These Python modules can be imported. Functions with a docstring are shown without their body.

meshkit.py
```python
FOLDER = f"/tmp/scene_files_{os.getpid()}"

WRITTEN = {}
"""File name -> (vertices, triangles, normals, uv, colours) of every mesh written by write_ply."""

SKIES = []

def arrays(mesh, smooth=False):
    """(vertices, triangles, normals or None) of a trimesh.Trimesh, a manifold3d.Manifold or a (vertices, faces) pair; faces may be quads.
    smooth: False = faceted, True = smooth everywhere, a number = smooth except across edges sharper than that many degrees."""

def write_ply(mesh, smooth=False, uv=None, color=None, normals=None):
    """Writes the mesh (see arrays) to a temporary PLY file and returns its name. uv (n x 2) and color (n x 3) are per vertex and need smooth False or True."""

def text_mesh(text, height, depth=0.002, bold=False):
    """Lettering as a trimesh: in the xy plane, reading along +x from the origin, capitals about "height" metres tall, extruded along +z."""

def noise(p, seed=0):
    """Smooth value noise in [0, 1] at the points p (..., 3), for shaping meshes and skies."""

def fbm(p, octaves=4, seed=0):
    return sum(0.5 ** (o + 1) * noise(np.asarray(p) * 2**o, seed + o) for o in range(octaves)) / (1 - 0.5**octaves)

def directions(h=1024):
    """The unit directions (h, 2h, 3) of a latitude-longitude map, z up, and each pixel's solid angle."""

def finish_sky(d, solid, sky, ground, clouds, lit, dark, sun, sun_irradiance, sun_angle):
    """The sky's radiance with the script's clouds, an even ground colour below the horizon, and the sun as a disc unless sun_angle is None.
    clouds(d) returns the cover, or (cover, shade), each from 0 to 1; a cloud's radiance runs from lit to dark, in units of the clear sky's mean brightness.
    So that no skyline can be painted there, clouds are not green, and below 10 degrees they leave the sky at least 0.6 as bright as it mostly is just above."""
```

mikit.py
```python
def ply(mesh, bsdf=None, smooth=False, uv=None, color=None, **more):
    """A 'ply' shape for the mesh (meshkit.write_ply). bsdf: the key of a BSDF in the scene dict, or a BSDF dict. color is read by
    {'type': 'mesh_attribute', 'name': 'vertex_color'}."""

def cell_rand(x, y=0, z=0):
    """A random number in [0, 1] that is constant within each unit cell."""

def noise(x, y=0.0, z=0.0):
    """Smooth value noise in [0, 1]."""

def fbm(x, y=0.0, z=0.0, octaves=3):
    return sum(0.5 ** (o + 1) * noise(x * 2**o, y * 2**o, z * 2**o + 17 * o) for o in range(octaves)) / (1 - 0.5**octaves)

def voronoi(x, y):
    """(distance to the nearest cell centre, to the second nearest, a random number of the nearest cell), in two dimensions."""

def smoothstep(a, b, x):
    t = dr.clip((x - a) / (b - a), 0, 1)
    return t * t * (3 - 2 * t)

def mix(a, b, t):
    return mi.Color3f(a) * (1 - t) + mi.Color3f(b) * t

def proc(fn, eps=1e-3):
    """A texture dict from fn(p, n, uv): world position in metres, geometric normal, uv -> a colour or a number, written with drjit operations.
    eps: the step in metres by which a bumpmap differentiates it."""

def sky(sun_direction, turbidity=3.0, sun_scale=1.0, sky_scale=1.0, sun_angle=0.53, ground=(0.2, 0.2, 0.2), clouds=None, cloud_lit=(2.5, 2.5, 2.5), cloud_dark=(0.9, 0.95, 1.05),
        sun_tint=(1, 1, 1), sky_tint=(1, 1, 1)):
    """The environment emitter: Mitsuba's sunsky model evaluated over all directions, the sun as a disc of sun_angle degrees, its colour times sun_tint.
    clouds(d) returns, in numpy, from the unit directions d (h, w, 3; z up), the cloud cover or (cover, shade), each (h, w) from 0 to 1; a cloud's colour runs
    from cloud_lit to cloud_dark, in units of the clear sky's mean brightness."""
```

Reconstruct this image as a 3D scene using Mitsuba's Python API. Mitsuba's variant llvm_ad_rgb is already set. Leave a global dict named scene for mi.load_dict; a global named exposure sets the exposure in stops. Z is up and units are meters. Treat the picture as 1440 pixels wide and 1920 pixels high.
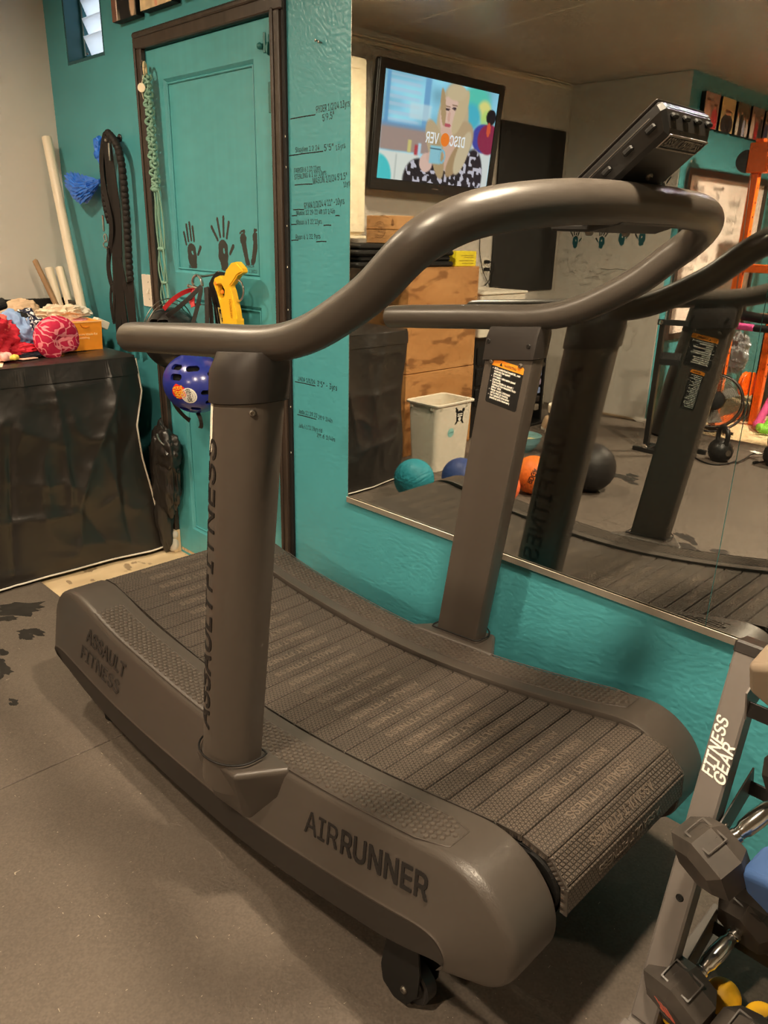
import math, random, numpy as np, trimesh, manifold3d, drjit as dr, mitsuba as mi, mikit, meshkit
from mikit import proc, fbm, noise, smoothstep, voronoi, cell_rand
from shapely.geometry import Polygon, Point, box as sbox
from shapely import affinity, union_all
T = mi.ScalarTransform4f
PI = math.pi
rng = np.random.default_rng(11)
scene, labels = {}, {}

# ---------------------------------------------------------------- camera, lights, exposure
FPX, YAW, PITCH, ROLL = 1440.0, 0.782583, 0.348049, 0.024422
EYE = np.array([0.0, -1.70, 1.425])
def camera_axes():
    cy, sy, cp, sp = math.cos(YAW), math.sin(YAW), math.cos(PITCH), math.sin(PITCH)
    f = np.array([-sy*cp, cy*cp, -sp]); r = np.array([cy, sy, 0.0]); u = np.cross(r, f)
    return math.cos(ROLL)*r + math.sin(ROLL)*u, -math.sin(ROLL)*r + math.cos(ROLL)*u, f
_r, _u, _f = camera_axes()
scene['camera'] = {'type': 'perspective', 'fov': 2*math.degrees(math.atan(720/FPX)), 'fov_axis': 'x', 'near_clip': 0.02, 'far_clip': 60.0,
                   'to_world': T().look_at(origin=EYE.tolist(), target=(EYE+_f).tolist(), up=_u.tolist())}
exposure = 2.75
WARM = np.array([1.0, 0.81, 0.575])
LAMPS = [  # x, y, z, radius, strength
    (-0.45, -0.78, 2.50, 0.075, 200.0),
    (-2.95, -1.25, 2.50, 0.070, 110.0),
    (-1.25, -4.75, 2.46, 0.080, 260.0),
    (-0.85, -2.10, 2.50, 0.075, 170.0),
]
CEILING = 2.58

# ---------------------------------------------------------------- helpers
def V(*a): return np.array(a, float)
def unit(a): a = np.asarray(a, float); return a/np.linalg.norm(a)
_count = {}
def key_for(name):
    if name not in scene and name not in labels: return name
    k = _count.get(name, 0)
    while True:
        k += 1
        n = f'{name}_{k:03d}'
        if n not in scene and n not in labels:
            _count[name] = k; return n
def say(key, label=None, cat=None, group=None, kind=None):
    d = {}
    if label: d['label'] = label
    if cat: d['category'] = cat
    if group: d['group'] = group
    if kind: d['kind'] = kind
    if d: labels[key] = d
def thing(name, label, cat, group=None):
    k = key_for(name); say(k, label, cat, group); return k
def add(name, mesh, mat, parent=None, smooth=False, label=None, cat=None, group=None, kind=None, **kw):
    k = key_for((parent + '__' if parent else '') + name)
    scene[k] = mesh if isinstance(mesh, dict) else mikit.ply(mesh, mat, smooth=smooth, **kw)
    say(k, label, cat, group, kind)
    return k
def structure(name, mesh, mat, parent=None, **kw):
    return add(name, mesh, mat, parent, kind=None if parent else 'structure', **kw)
def M(v, f): return trimesh.Trimesh(np.asarray(v, float), np.asarray(f, int), process=False)
def join(*ms):
    ms = [m for a in ms for m in (a if isinstance(a, (list, tuple)) else [a])]
    return trimesh.util.concatenate(ms)
def hull(pts):
    m = manifold3d.Manifold.hull_points(np.ascontiguousarray(pts, dtype=float)).to_mesh()
    return M(m.vert_properties[:, :3], m.tri_verts)
def bx(lo, hi, b=0.0):
    """A box between two corners with chamfered edges."""
    lo, hi = np.minimum(lo, hi).astype(float), np.maximum(lo, hi).astype(float)
    if b <= 0:
        m = trimesh.creation.box(hi - lo); m.apply_translation((lo + hi)/2); return m
    b = min(b, 0.45*(hi - lo).min()); p = []
    for k in range(3):
        l, h = lo + b, hi - b; l[k], h[k] = lo[k], hi[k]
        p += [[x, y, z] for x in (l[0], h[0]) for y in (l[1], h[1]) for z in (l[2], h[2])]
    return hull(p)
def cb(c, s, b=0.0): c, s = np.asarray(c, float), np.asarray(s, float); return bx(c - s/2, c + s/2, b)
def frame(x, y):
    """4x4 whose columns are x, y, x cross y."""
    x = unit(x); z = unit(np.cross(x, y)); y = np.cross(z, x)
    m = np.eye(4); m[:3, 0], m[:3, 1], m[:3, 2] = x, y, z; return m
def put(mesh, origin=(0, 0, 0), x=(1, 0, 0), y=(0, 1, 0), scale=1.0):
    m = mesh.copy(); f = frame(x, y); f[:3, :3] = f[:3, :3]*scale; f[:3, 3] = origin; m.apply_transform(f); return m
def rot(mesh, angle, axis, at=(0, 0, 0)):
    m = mesh.copy(); m.apply_transform(trimesh.transformations.rotation_matrix(angle, axis, at)); return m
def move(mesh, d): m = mesh.copy(); m.apply_translation(d); return m
def grid(P, close_u=False, close_v=False, flip=False):
    """Surface through the points P[i][j]."""
    P = np.asarray(P, float); a, b = P.shape[:2]; f = []
    for i in range(a if close_u else a - 1):
        for j in range(b if close_v else b - 1):
            p, q, r, s = i*b + j, i*b + (j+1) % b, ((i+1) % a)*b + (j+1) % b, ((i+1) % a)*b + j
            f += [[p, q, r], [p, r, s]]
    f = np.array(f)
    return M(P.reshape(-1, 3), f[:, ::-1] if flip else f)
def loft(rings, caps=True):
    """Closed rings, one after another, with end caps fanned from their middles."""
    m = grid(rings, close_v=True); rings = np.asarray(rings, float); n = rings.shape[1]
    if not caps: return m
    v, f = list(m.vertices), list(m.faces); base = len(v)
    for ring, off, turn in ((rings[0], 0, True), (rings[-1], (len(rings)-1)*n, False)):
        c = len(v); v.append(ring.mean(0))
        for j in range(n):
            t = [c, off + j, off + (j+1) % n]; f.append(t[::-1] if turn else t)
    m = M(v, f)
    if m.is_watertight and m.volume < 0: m.invert()
    return m
def spline(pts, n=60):
    from scipy.interpolate import CubicSpline
    pts = np.asarray(pts, float); d = np.r_[0, np.cumsum(np.linalg.norm(np.diff(pts, axis=0), axis=1)**0.7)]
    return CubicSpline(d, pts)(np.linspace(0, d[-1], n))
def tube(path, r, n=12, caps=True, flat=None, up=None):
    """A tube along a path; r a number or one per point; flat = (a, b) makes the section an ellipse or, with up, a strap."""
    path = np.asarray(path, float); k = len(path); r = np.broadcast_to(r, (k,)).astype(float)
    t = np.gradient(path, axis=0); t /= np.linalg.norm(t, axis=1, keepdims=True)
    a = np.cross(t[0], up if up is not None else ([0, 0, 1] if abs(t[0][2]) < 0.9 else [1, 0, 0])); a = unit(a); rings = []
    for i in range(k):
        if up is not None:
            a2 = np.cross(t[i], up); a = unit(a2) if np.linalg.norm(a2) > 1e-3 else a
        else: a = unit(a - (a @ t[i])*t[i])
        b = np.cross(t[i], a); q = np.arange(n)*2*PI/n
        fa, fb = flat if flat else (1, 1)
        rings.append(path[i] + r[i]*(np.outer(np.cos(q), a)*fa + np.outer(np.sin(q), b)*fb))
    return loft(rings, caps)
def strap(path, width, thick, side):
    """A flat webbing strap along a path; side = the direction of its width (one vector or one per point)."""
    path = np.asarray(path, float); side = np.broadcast_to(np.asarray(side, float), path.shape); t = np.gradient(path, axis=0); rings = []
    for p, d, s in zip(path, t, side):
        s = unit(s - (s @ unit(d))*unit(d)); nn = unit(np.cross(d, s)); rings.append([p + s*width/2 + nn*thick/2, p - s*width/2 + nn*thick/2, p - s*width/2 - nn*thick/2, p + s*width/2 - nn*thick/2])
    return loft(rings)
def cyl(p, q, r, n=20, b=0.0):
    """A cylinder from p to q with slightly rounded rims."""
    p, q = np.asarray(p, float), np.asarray(q, float); L = np.linalg.norm(q - p); d = (q - p)/L
    b = min(b, r*0.45, L*0.45)
    s = [(0, r - b), (b, r), (L - b, r), (L, r - b)] if b > 0 else [(0, r), (L, r)]
    a = unit(np.cross(d, [0, 0, 1] if abs(d[2]) < 0.9 else [1, 0, 0])); e = np.cross(d, a); th = np.arange(n)*2*PI/n
    return loft([p + d*h + rr*(np.outer(np.cos(th), a) + np.outer(np.sin(th), e)) for h, rr in s])
def lathe(profile, n=32, at=(0, 0, 0), axis=(0, 0, 1), caps=True):
    """Revolve (r, h) pairs around an axis through at."""
    axis = unit(axis); a = unit(np.cross(axis, [0, 0, 1] if abs(axis[2]) < 0.9 else [1, 0, 0])); e = np.cross(axis, a); th = np.arange(n)*2*PI/n
    rings = [np.asarray(at) + axis*h + max(r, 1e-5)*(np.outer(np.cos(th), a) + np.outer(np.sin(th), e)) for r, h in profile]
    return loft(rings, caps)
def prism(poly, h, origin=(0, 0, 0), x=(1, 0, 0), y=(0, 1, 0)):
    """Extrude a shapely polygon or a list of points given in the plane (x, y) by h along x cross y."""
    poly = poly if hasattr(poly, 'geom_type') else Polygon(poly)
    ms = [trimesh.creation.extrude_polygon(g, h, engine='earcut') for g in getattr(poly, 'geoms', [poly]) if not g.is_empty]
    return put(join(ms), origin, x, y)
_texts = {}
def text(s, height, origin, x, y, depth=0.0008, bold=False, width=None, center=False):
    """Lettering in the plane (x, y) at origin; width squeezes it to that length."""
    kk = (s, bold)
    if kk not in _texts: _texts[kk] = meshkit.text_mesh(s, 1.0, 1.0, bold)
    m = _texts[kk].copy(); w = m.bounds[1][0] - m.bounds[0][0]; m.apply_translation([-m.bounds[0][0], 0, 0])
    sx = width/w if width else height
    m.apply_scale([sx, height, depth])
    if center: m.apply_translation([-(m.bounds[1][0])/2, 0, 0])
    return put(m, origin, x, y)
def ico(c, r, sub=2, scale=(1, 1, 1)):
    m = trimesh.creation.icosphere(subdivisions=sub, radius=1.0); m.apply_scale(np.asarray(scale, float)*r); m.apply_translation(c); return m
def rounded_rect(w, h, r, n=5):
    return Polygon(sbox(-w/2 + r, -h/2 + r, w/2 - r, h/2 - r).buffer(r, quad_segs=n))
def torus_arc(c, a, b, R, r, t0=0, t1=2*PI, n=32, m=10):
    th = np.linspace(t0, t1, n); a, b = unit(a), unit(b)
    full = abs(t1 - t0 - 2*PI) < 1e-6
    path = np.asarray(c) + R*(np.outer(np.cos(th), a) + np.outer(np.sin(th), b))
    return tube(path, r, m, caps=not full)
def screw(c, d, r=0.006, h=0.004):
    """A button-head hex screw facing d."""
    d = unit(d)
    return lathe([(r, 0), (r, h*0.35), (r*0.8, h*0.85), (r*0.5, h), (r*0.48, h*0.4), (0, h*0.4)], 14, c, d)

# ---------------------------------------------------------------- materials
def _c(a): return mi.Color3f(*[float(x) for x in a]) if isinstance(a, np.ndarray) else mi.Color3f(a)
def mix(a, b, t): return _c(a)*(1 - t) + _c(b)*t
def rgb(c): return {'type': 'rgb', 'value': [float(x) for x in c]}
def s2l(*c):
    c = np.array(c, float)/255; return np.where(c < 0.04045, c/12.92, ((c + 0.055)/1.055)**2.4)
def mat(name, color, rough=0.6, spec=0.4, metal=0.0, **kw):
    """A principled material; color a linear rgb or a proc function."""
    d = {'type': 'principled', 'base_color': proc(color) if callable(color) else rgb(color), 'roughness': rough, 'specular': spec}
    if metal: d['metallic'] = metal
    bump = kw.pop('bump', None); eps = kw.pop('eps', 1e-3); d.update(kw)
    if bump: d = {'type': 'bumpmap', 'arbitrary': proc(bump, eps), 'scale': 1.0, 'bsdf': d}
    scene['mat_' + name] = {'type': 'twosided', 'bsdf': d} if not kw.get('spec_trans') else d
    return 'mat_' + name
TEAL = s2l(70, 146, 154)
def teal_fn(p, n, uv):
    a = fbm(p.x*1.7 + p.y*1.1, p.y*1.3, p.z*1.7); b = noise(p.x*9, p.y*9, p.z*9)
    c = mix(TEAL*0.93, TEAL*1.07, a); return c*(0.97 + 0.06*b)
def orange_peel(p, n, uv): return 0.0011*noise(p.x*120, p.y*120, p.z*120)
TEALP = mat('teal_wall', teal_fn, 0.38, 0.45, bump=orange_peel)
WHITE = s2l(205, 198, 188)
def plaster_fn(p, n, uv):
    a = fbm(p.x*1.3 + 3, p.y*1.3, p.z*1.3); c = mix(WHITE*0.90, WHITE*1.04, a)
    spot = smoothstep(0.83, 0.9, noise(p.x*6 + 9, p.y*6, p.z*6)); return mix(c, WHITE*0.7, spot*0.3)
PLASTER = mat('plaster', plaster_fn, 0.55, 0.35, bump=lambda p, n, uv: 0.0035*fbm(p.x*9, p.y*9, p.z*9) + 0.0006*noise(p.x*120, p.y*120, p.z*120))
def ceil_fn(p, n, uv): return mix(s2l(150, 142, 132), s2l(176, 168, 158), fbm(p.x*0.9, p.y*0.9 + 5, 0.5))
CEIL = mat('ceiling_paint', ceil_fn, 0.32, 0.5, bump=lambda p, n, uv: 0.003*fbm(p.x*5, p.y*5, 1.0))
def door_fn(p, n, uv):
    c = s2l(76, 152, 158); w = fbm(p.x*60, p.y*20, p.z*3); q = fbm(p.x*14, 2.0, p.z*30)
    return mix(c*0.9, c*1.08, 0.5*w + 0.5*q)
DOORP = mat('door_paint', door_fn, 0.33, 0.5, bump=lambda p, n, uv: 0.0008*noise(p.x*90, p.y*30, p.z*9) + 0.0004*noise(p.x*25, p.y*9, p.z*60))
def trim_fn(p, n, uv): return mix(s2l(38, 30, 25), s2l(66, 54, 46), fbm(p.x*30, p.y*30, p.z*4))
TRIM = mat('dark_trim', trim_fn, 0.38, 0.5)
def rubber_fn(p, n, uv):
    a = fbm(p.x*1.1, p.y*1.1, 0.2, octaves=4); s = noise(p.x*260, p.y*260, 0.0); d = fbm(p.x*5 + 7, p.y*5, 1.0)
    c = mix(s2l(74, 66, 60), s2l(104, 94, 84), a*0.7 + d*0.3)
    c = c*(0.88 + 0.24*s)
    speck = smoothstep(0.965, 0.985, noise(p.x*150 + 31, p.y*150, 2.0))
    return mix(c, s2l(170, 158, 140), speck*0.6)
RUBBER = mat('rubber_mat', rubber_fn, 0.62, 0.35, bump=lambda p, n, uv: 0.0011*noise(p.x*330, p.y*330, 0.0) + 0.001*noise(p.x*40, p.y*40, 0.0))
def wet_fn(p, n, uv): return mix(s2l(28, 26, 24), s2l(46, 42, 38), fbm(p.x*20, p.y*20, 0.0))
WET = mat('wet_mark', wet_fn, 0.45, 0.5)
def conc_fn(p, n, uv):
    a = fbm(p.x*9, p.y*4, 0.0, octaves=4); c = mix(s2l(176, 152, 118), s2l(226, 204, 166), a)
    return mix(c, s2l(120, 100, 76), smoothstep(0.66, 0.75, fbm(p.x*18 + 4, p.y*30, 0.0))*0.7)
CONC = mat('concrete', conc_fn, 0.7, 0.25, bump=lambda p, n, uv: 0.004*fbm(p.x*30, p.y*30, p.z*30))
scene['mat_mirror'] = {'type': 'conductor', 'material': 'none', 'specular_reflectance': rgb((0.84, 0.87, 0.84))}
MIRROR = 'mat_mirror'
ALU = mat('satin_metal', s2l(214, 204, 190), 0.35, 0.5, metal=0.85)
CHROME = mat('chrome', s2l(225, 222, 218), 0.12, 0.5, metal=1.0)
STEEL = mat('dull_steel', s2l(130, 124, 116), 0.35, 0.5, metal=0.9)
BLACK = mat('black_plastic', s2l(26, 25, 24), 0.38, 0.5)
BLACKM = mat('black_matte', s2l(22, 21, 20), 0.6, 0.3)
INK = mat('black_ink', s2l(22, 24, 26), 0.5, 0.3)
WHITEP = mat('white_print', s2l(232, 228, 218), 0.5, 0.3)
OFFW = mat('off_white_plastic', s2l(222, 214, 198), 0.4, 0.45)
CREAM = mat('cream_paint', s2l(228, 214, 186), 0.4, 0.4)
def flat(name, c, rough=0.5, spec=0.4, **kw): return mat(name, s2l(*c), rough, spec, **kw)
# ---------------------------------------------------------------- the room
FY, LX, BY, BX, RY, RX = 0.0, -3.90, -4.27, -2.90, -7.4, 2.6
scene['outside'] = {'type': 'constant', 'radiance': rgb((0.55, 0.62, 0.7))}
def wall_slab(rects_out, holes, th, origin, x, y): 
    p = sbox(*rects_out)
    for h in holes: p = p.difference(sbox(*h))
    return prism(p, th, origin, x, y)
WIN = (-3.712, 2.083, -3.362, 2.44)
DOOR = (-3.035, 0.0, -2.230, 2.062)
structure('wall_front', wall_slab((LX - 0.16, -0.02, RX, CEILING), [WIN, DOOR], 0.16, (0, 0.16, 0), (1, 0, 0), (0, 0, 1)), TEALP)
structure('wall_left', bx((LX - 0.12, RY, -0.02), (LX, FY, CEILING)), PLASTER)
structure('wall_back', bx((LX, BY - 0.10, 0.0), (BX - 0.002, BY, CEILING), 0.006), PLASTER)
structure('wall_alcove', bx((BX - 0.1, RY, 0.0), (BX, BY - 0.004, CEILING)), TEALP)
structure('wall_far', bx((BX - 0.2, RY - 0.1, -0.02), (RX, RY, CEILING)), PLASTER)
structure('wall_right', bx((RX, RY, -0.02), (RX + 0.1, FY + 0.16, CEILING)), PLASTER)
structure('floor', bx((LX - 0.1, RY - 0.1, -0.12), (RX + 0.1, FY + 0.16, -0.010)), CONC)
structure('door_sill', bx((-3.034, 0.002, -0.01), (-2.231, 0.10, 0.0165), 0.002), CONC)
structure('door_lining', bx((-3.05, 0.05, -0.01), (-2.21, 0.15, 2.08)), TRIM)
def mats():
    xs = [LX + 0.02, -1.898, -0.07, 1.76, RX]
    ys = {0: [-0.625, -1.845, -3.065, -4.262], 1: [-0.002, -1.90, -3.02, -4.38], 2: [-0.002, -1.22, -2.44, -4.38], 3: [-0.002, -1.83, -4.38]}
    for i in range(4):
        for a, b in zip(ys[i][:-1], ys[i][1:]):
            structure('rubber_mat', bx((xs[i] + 0.0012, b + 0.0012, -0.010), (xs[i+1] - 0.0012, a - 0.0012, 0.0), 0.002), RUBBER, 'floor')
mats()
def blotch(c, r, stretch, n=22, turn=0.0, rough=0.4):
    th = np.arange(n)*2*PI/n; rr = r*(1 + rough*(rng.random(n) - 0.5)*2)
    q = np.c_[np.cos(th)*rr*stretch, np.sin(th)*rr]; ca, sa = math.cos(turn), math.sin(turn)
    return Polygon(np.c_[q[:, 0]*ca - q[:, 1]*sa + c[0], q[:, 0]*sa + q[:, 1]*ca + c[1]]).buffer(0)
def wet_marks():
    spots = [((-2.93, -0.80), 0.055, 2.2, 0.9), ((-2.70, -0.84), 0.03, 2.0, 0.3), ((-2.62, -0.99), 0.03, 1.6, 0.5), ((-2.51, -1.02), 0.026, 1.9, 0.2),
             ((-2.55, -1.21), 0.05, 1.6, 0.4), ((-2.43, -1.19), 0.03, 2.2, -0.3), ((-2.66, -1.16), 0.025, 1.5, 0.6), ((-2.29, -1.05), 0.012, 1.5, 0),
             ((-1.35, -1.85), 0.05, 1.5, 0.3), ((-1.48, -1.99), 0.03, 2, 0.8), ((-2.2, -2.7), 0.06, 1.4, 0.1)]
    for c, r, s, t in spots:
        g = union_all([blotch((c[0] + rng.normal()*r*0.9, c[1] + rng.normal()*r*0.6), r*(0.35 + 0.4*rng.random()), s, 14, t) for _ in range(7)])
        structure('wet_mark', prism(g, 0.0005, (0, 0, 0.0)), WET, 'floor', label='dark damp patch on the rubber floor')
wet_marks()
structure('ceiling', bx((LX - 0.1, RY - 0.1, CEILING), (RX + 0.1, FY + 0.16, CEILING + 0.1)), CEIL)
for a, b in (((-3.9, -2.07), (-0.5, -1.68)), ((-3.9, -2.585), (-0.5, -1.95)), ((-3.9, -3.5), (-0.2, -3.1))):
    d = unit(V(b[0] - a[0], b[1] - a[1], 0)); s = V(-d[1], d[0], 0)*0.004
    structure('joint_strip', hull([V(*q, CEILING + h) + e for q in (a, b) for e in (s, -s) for h in (-0.002, 0.004)]), OFFW, 'ceiling')
# the louvre window high in the mirror wall
FROST = 'mat_frosted'
scene[FROST] = {'type': 'principledthin', 'base_color': rgb((0.80, 0.83, 0.85)), 'roughness': 0.35, 'diff_trans': 1.1, 'spec_trans': 0.0}
WINP = flat('window_teal', (34, 84, 92), 0.4, 0.45)
x0, z0, x1, z1 = WIN
wk = structure('window_1', join(bx((x0, 0.001, z0), (x0 + 0.012, 0.158, z1)), bx((x1 - 0.012, 0.001, z0), (x1, 0.158, z1)), bx((x0, 0.001, z0 - 0.0), (x1, 0.158, z0 + 0.012)),
                                bx((x0, 0.001, z1 - 0.012), (x1, 0.158, z1))), WINP)
add('sash', join(bx((x0 + 0.012, 0.070, z0 + 0.012), (x1 - 0.012, 0.10, z0 + 0.042), 0.004), bx((x0 + 0.012, 0.070, z0 + 0.042), (x0 + 0.030, 0.10, z1 - 0.012), 0.004),
                 bx((x1 - 0.030, 0.070, z0 + 0.042), (x1 - 0.012, 0.10, z1 - 0.012), 0.004)), WINP, 'window_1')
for k in range(5):
    zc = z0 + 0.085 + k*0.068
    g = rot(cb((0, 0, 0), (x1 - x0 - 0.062, 0.006, 0.078), 0.001), 0.42, [1, 0, 0]); g.apply_translation(((x0 + x1)/2, 0.086, zc))
    add('louvre_pane', g, FROST, 'window_1')
for xx in (-3.66, -3.69): add('screw', screw((xx + 0.02, 0.06, 2.13 + (xx + 3.66)), (1, -0.2, 0), 0.005), STEEL, 'window_1')
# growth chart written on the wall
MARKS = [('line', -2.154, 1.76, -2.03, 1.763), ('RYDER 1/2/24 13yrs', -2.026, 1.765, -1.873, 1.771, 1), ("5'9.5\"", -1.996, 1.74, -1.942, 1.745, 1), ('line', -2.163, 1.654, -1.994, 1.659),
 ('Shaylee 1 2 24', -2.131, 1.660, -2.012, 1.661), ("5'5\"", -1.989, 1.657, -1.946, 1.658, 1), ('15yrs', -1.934, 1.656, -1.891, 1.662), ('PARKER 6 1 22 11yrs', -2.138, 1.599, -2.007, 1.604),
 ('STERLING 6 1 22 11yrs', -2.138, 1.580, -1.979, 1.59), ('line', -2.137, 1.566, -2.047, 1.567), ("MASON 1/2/24 5'1.5\"", -2.044, 1.564, -1.883, 1.575, 1), ('12yrs', -1.897, 1.552, -1.868, 1.558),
 ('line', -2.146, 1.491, -2.091, 1.491), ("RYAN 1/2/24 4'11\" -10yrs", -2.088, 1.491, -1.894, 1.505, 1), ('line', -2.155, 1.472, -2.127, 1.473), ('Mason 12 29 22 4ft 10 1/4in', -2.13, 1.472, -1.939, 1.477),
 ('line', -1.936, 1.473, -1.916, 1.473), ('line', -2.158, 1.445, -2.131, 1.446), ('Mason 6 1 22 11yrs', -2.131, 1.443, -2.001, 1.447), ('line', -1.993, 1.444, -1.956, 1.445), ('line', -2.159, 1.395, -2.124, 1.397),
 ('Ryan 6 1 22 9yrs', -2.135, 1.397, -2.009, 1.402), ('line', -2.03, 1.394, -1.98, 1.396), ('line', -2.152, 0.922, -2.04, 0.923), ('JADA 1/1/24', -2.135, 0.926, -2.041, 0.927), ("3'5\" - 3yrs", -2.03, 0.922, -1.927, 0.922, 1),
 ('line', -2.141, 0.805, -2.037, 0.806), ('Jada 12 29 22', -2.135, 0.809, -2.031, 0.811), ('2ft 9 3/4in', -2.025, 0.807, -1.951, 0.807), ('Jada 6 1 22 18yrs old', -2.136, 0.757, -2.005, 0.762), ('2ft 6 1/4in', -2.034, 0.742, -1.937, 0.743)]
for m in MARKS:
    s, xa, za, xb, zb = m[:5]; d = unit(V(xb - xa, 0, zb - za)); up = unit(V(-d[2], 0, d[0]) + 0.12*d)
    if s == 'line': g = tube(np.array([[xa, -0.0003, za], [(xa+xb)/2, -0.0003, (za+zb)/2 + 0.0008], [xb, -0.0003, zb]]), 0.0016, 6, flat=(1, 0.3), up=(0, 1, 0))
    else: g = text(s, 0.019 if len(m) > 5 else 0.015, (xa, -0.0001, za + 0.002), d, V(-d[2], 0, d[0]), 0.0004, False, width=xb - xa)
    structure('growth_mark', g, INK, 'wall_front', label='black pen height line' if s == 'line' else 'handwritten height note in black pen')
for p in ((-2.012, 0, 1.958), (-1.998, 0, 1.952)): structure('screw', join(cyl(p, V(*p) + (0, -0.012, 0.0), 0.002, 8), lathe([(0.004, 0.012), (0.0035, 0.0145), (0, 0.015)], 10, p, (0, -1, 0))), STEEL, 'wall_front')
# ---------------------------------------------------------------- the mirrors on the wall
MZ0, MZ1, MS = 0.562, 2.40, -0.6015
t = add('wall_mirror', bx((-1.861, -0.0062, MZ0), (MS - 0.0008, -0.0002, MZ1)), MIRROR, label='large frameless wall mirror beside the growth chart, ending at the seam', cat='mirror')
t = add('wall_mirror', rot(bx((MS + 0.0008, -0.0062, MZ0), (0.62, -0.0002, MZ1)), -0.0028, [0, 0, 1], (MS, 0, 0)), MIRROR, label='second wall mirror right of the thin seam, above the dumbbell rack', cat='mirror')
add('mirror_channel', join(bx((-1.864, -0.0125, MZ0 - 0.014), (0.62, -0.0002, MZ0 - 0.001), 0.0012), bx((-1.864, -0.0125, MZ0 - 0.014), (0.62, -0.0095, MZ0 + 0.006), 0.001)), ALU,
    label='long pale metal channel carrying the bottom edge of the mirrors', cat='mirror channel')
add('edge_strip', bx((-1.8645, -0.004, MZ0), (-1.8612, -0.0002, MZ1)), ALU, 'mirror_channel')
# ---------------------------------------------------------------- the door and its trim
t0 = structure('trim_1', bx((-3.092, -0.022, 2.062), (-2.166, 0.001, 2.122), 0.004), TRIM)
structure('head_moulding', bx((-3.080, -0.030, 2.100), (-2.178, -0.018, 2.116), 0.004), TRIM, 'trim_1')
for a, b, lo in ((-3.092, -3.036, 0.10), (-2.229, -2.182, 0.0)):
    structure('jamb_board', bx((a, -0.022, lo), (b, 0.001, 2.064), 0.004), TRIM, 'trim_1')
    structure('jamb_moulding', bx((a + 0.012, -0.029, lo), (a + 0.024, -0.02, 2.07), 0.004), TRIM, 'trim_1')
structure('backing_strip', bx((-2.182, -0.012, 0.0), (-2.164, 0.001, 2.09), 0.003), BLACKM, 'trim_1', label='thin black strip along the right of the door trim')
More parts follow.
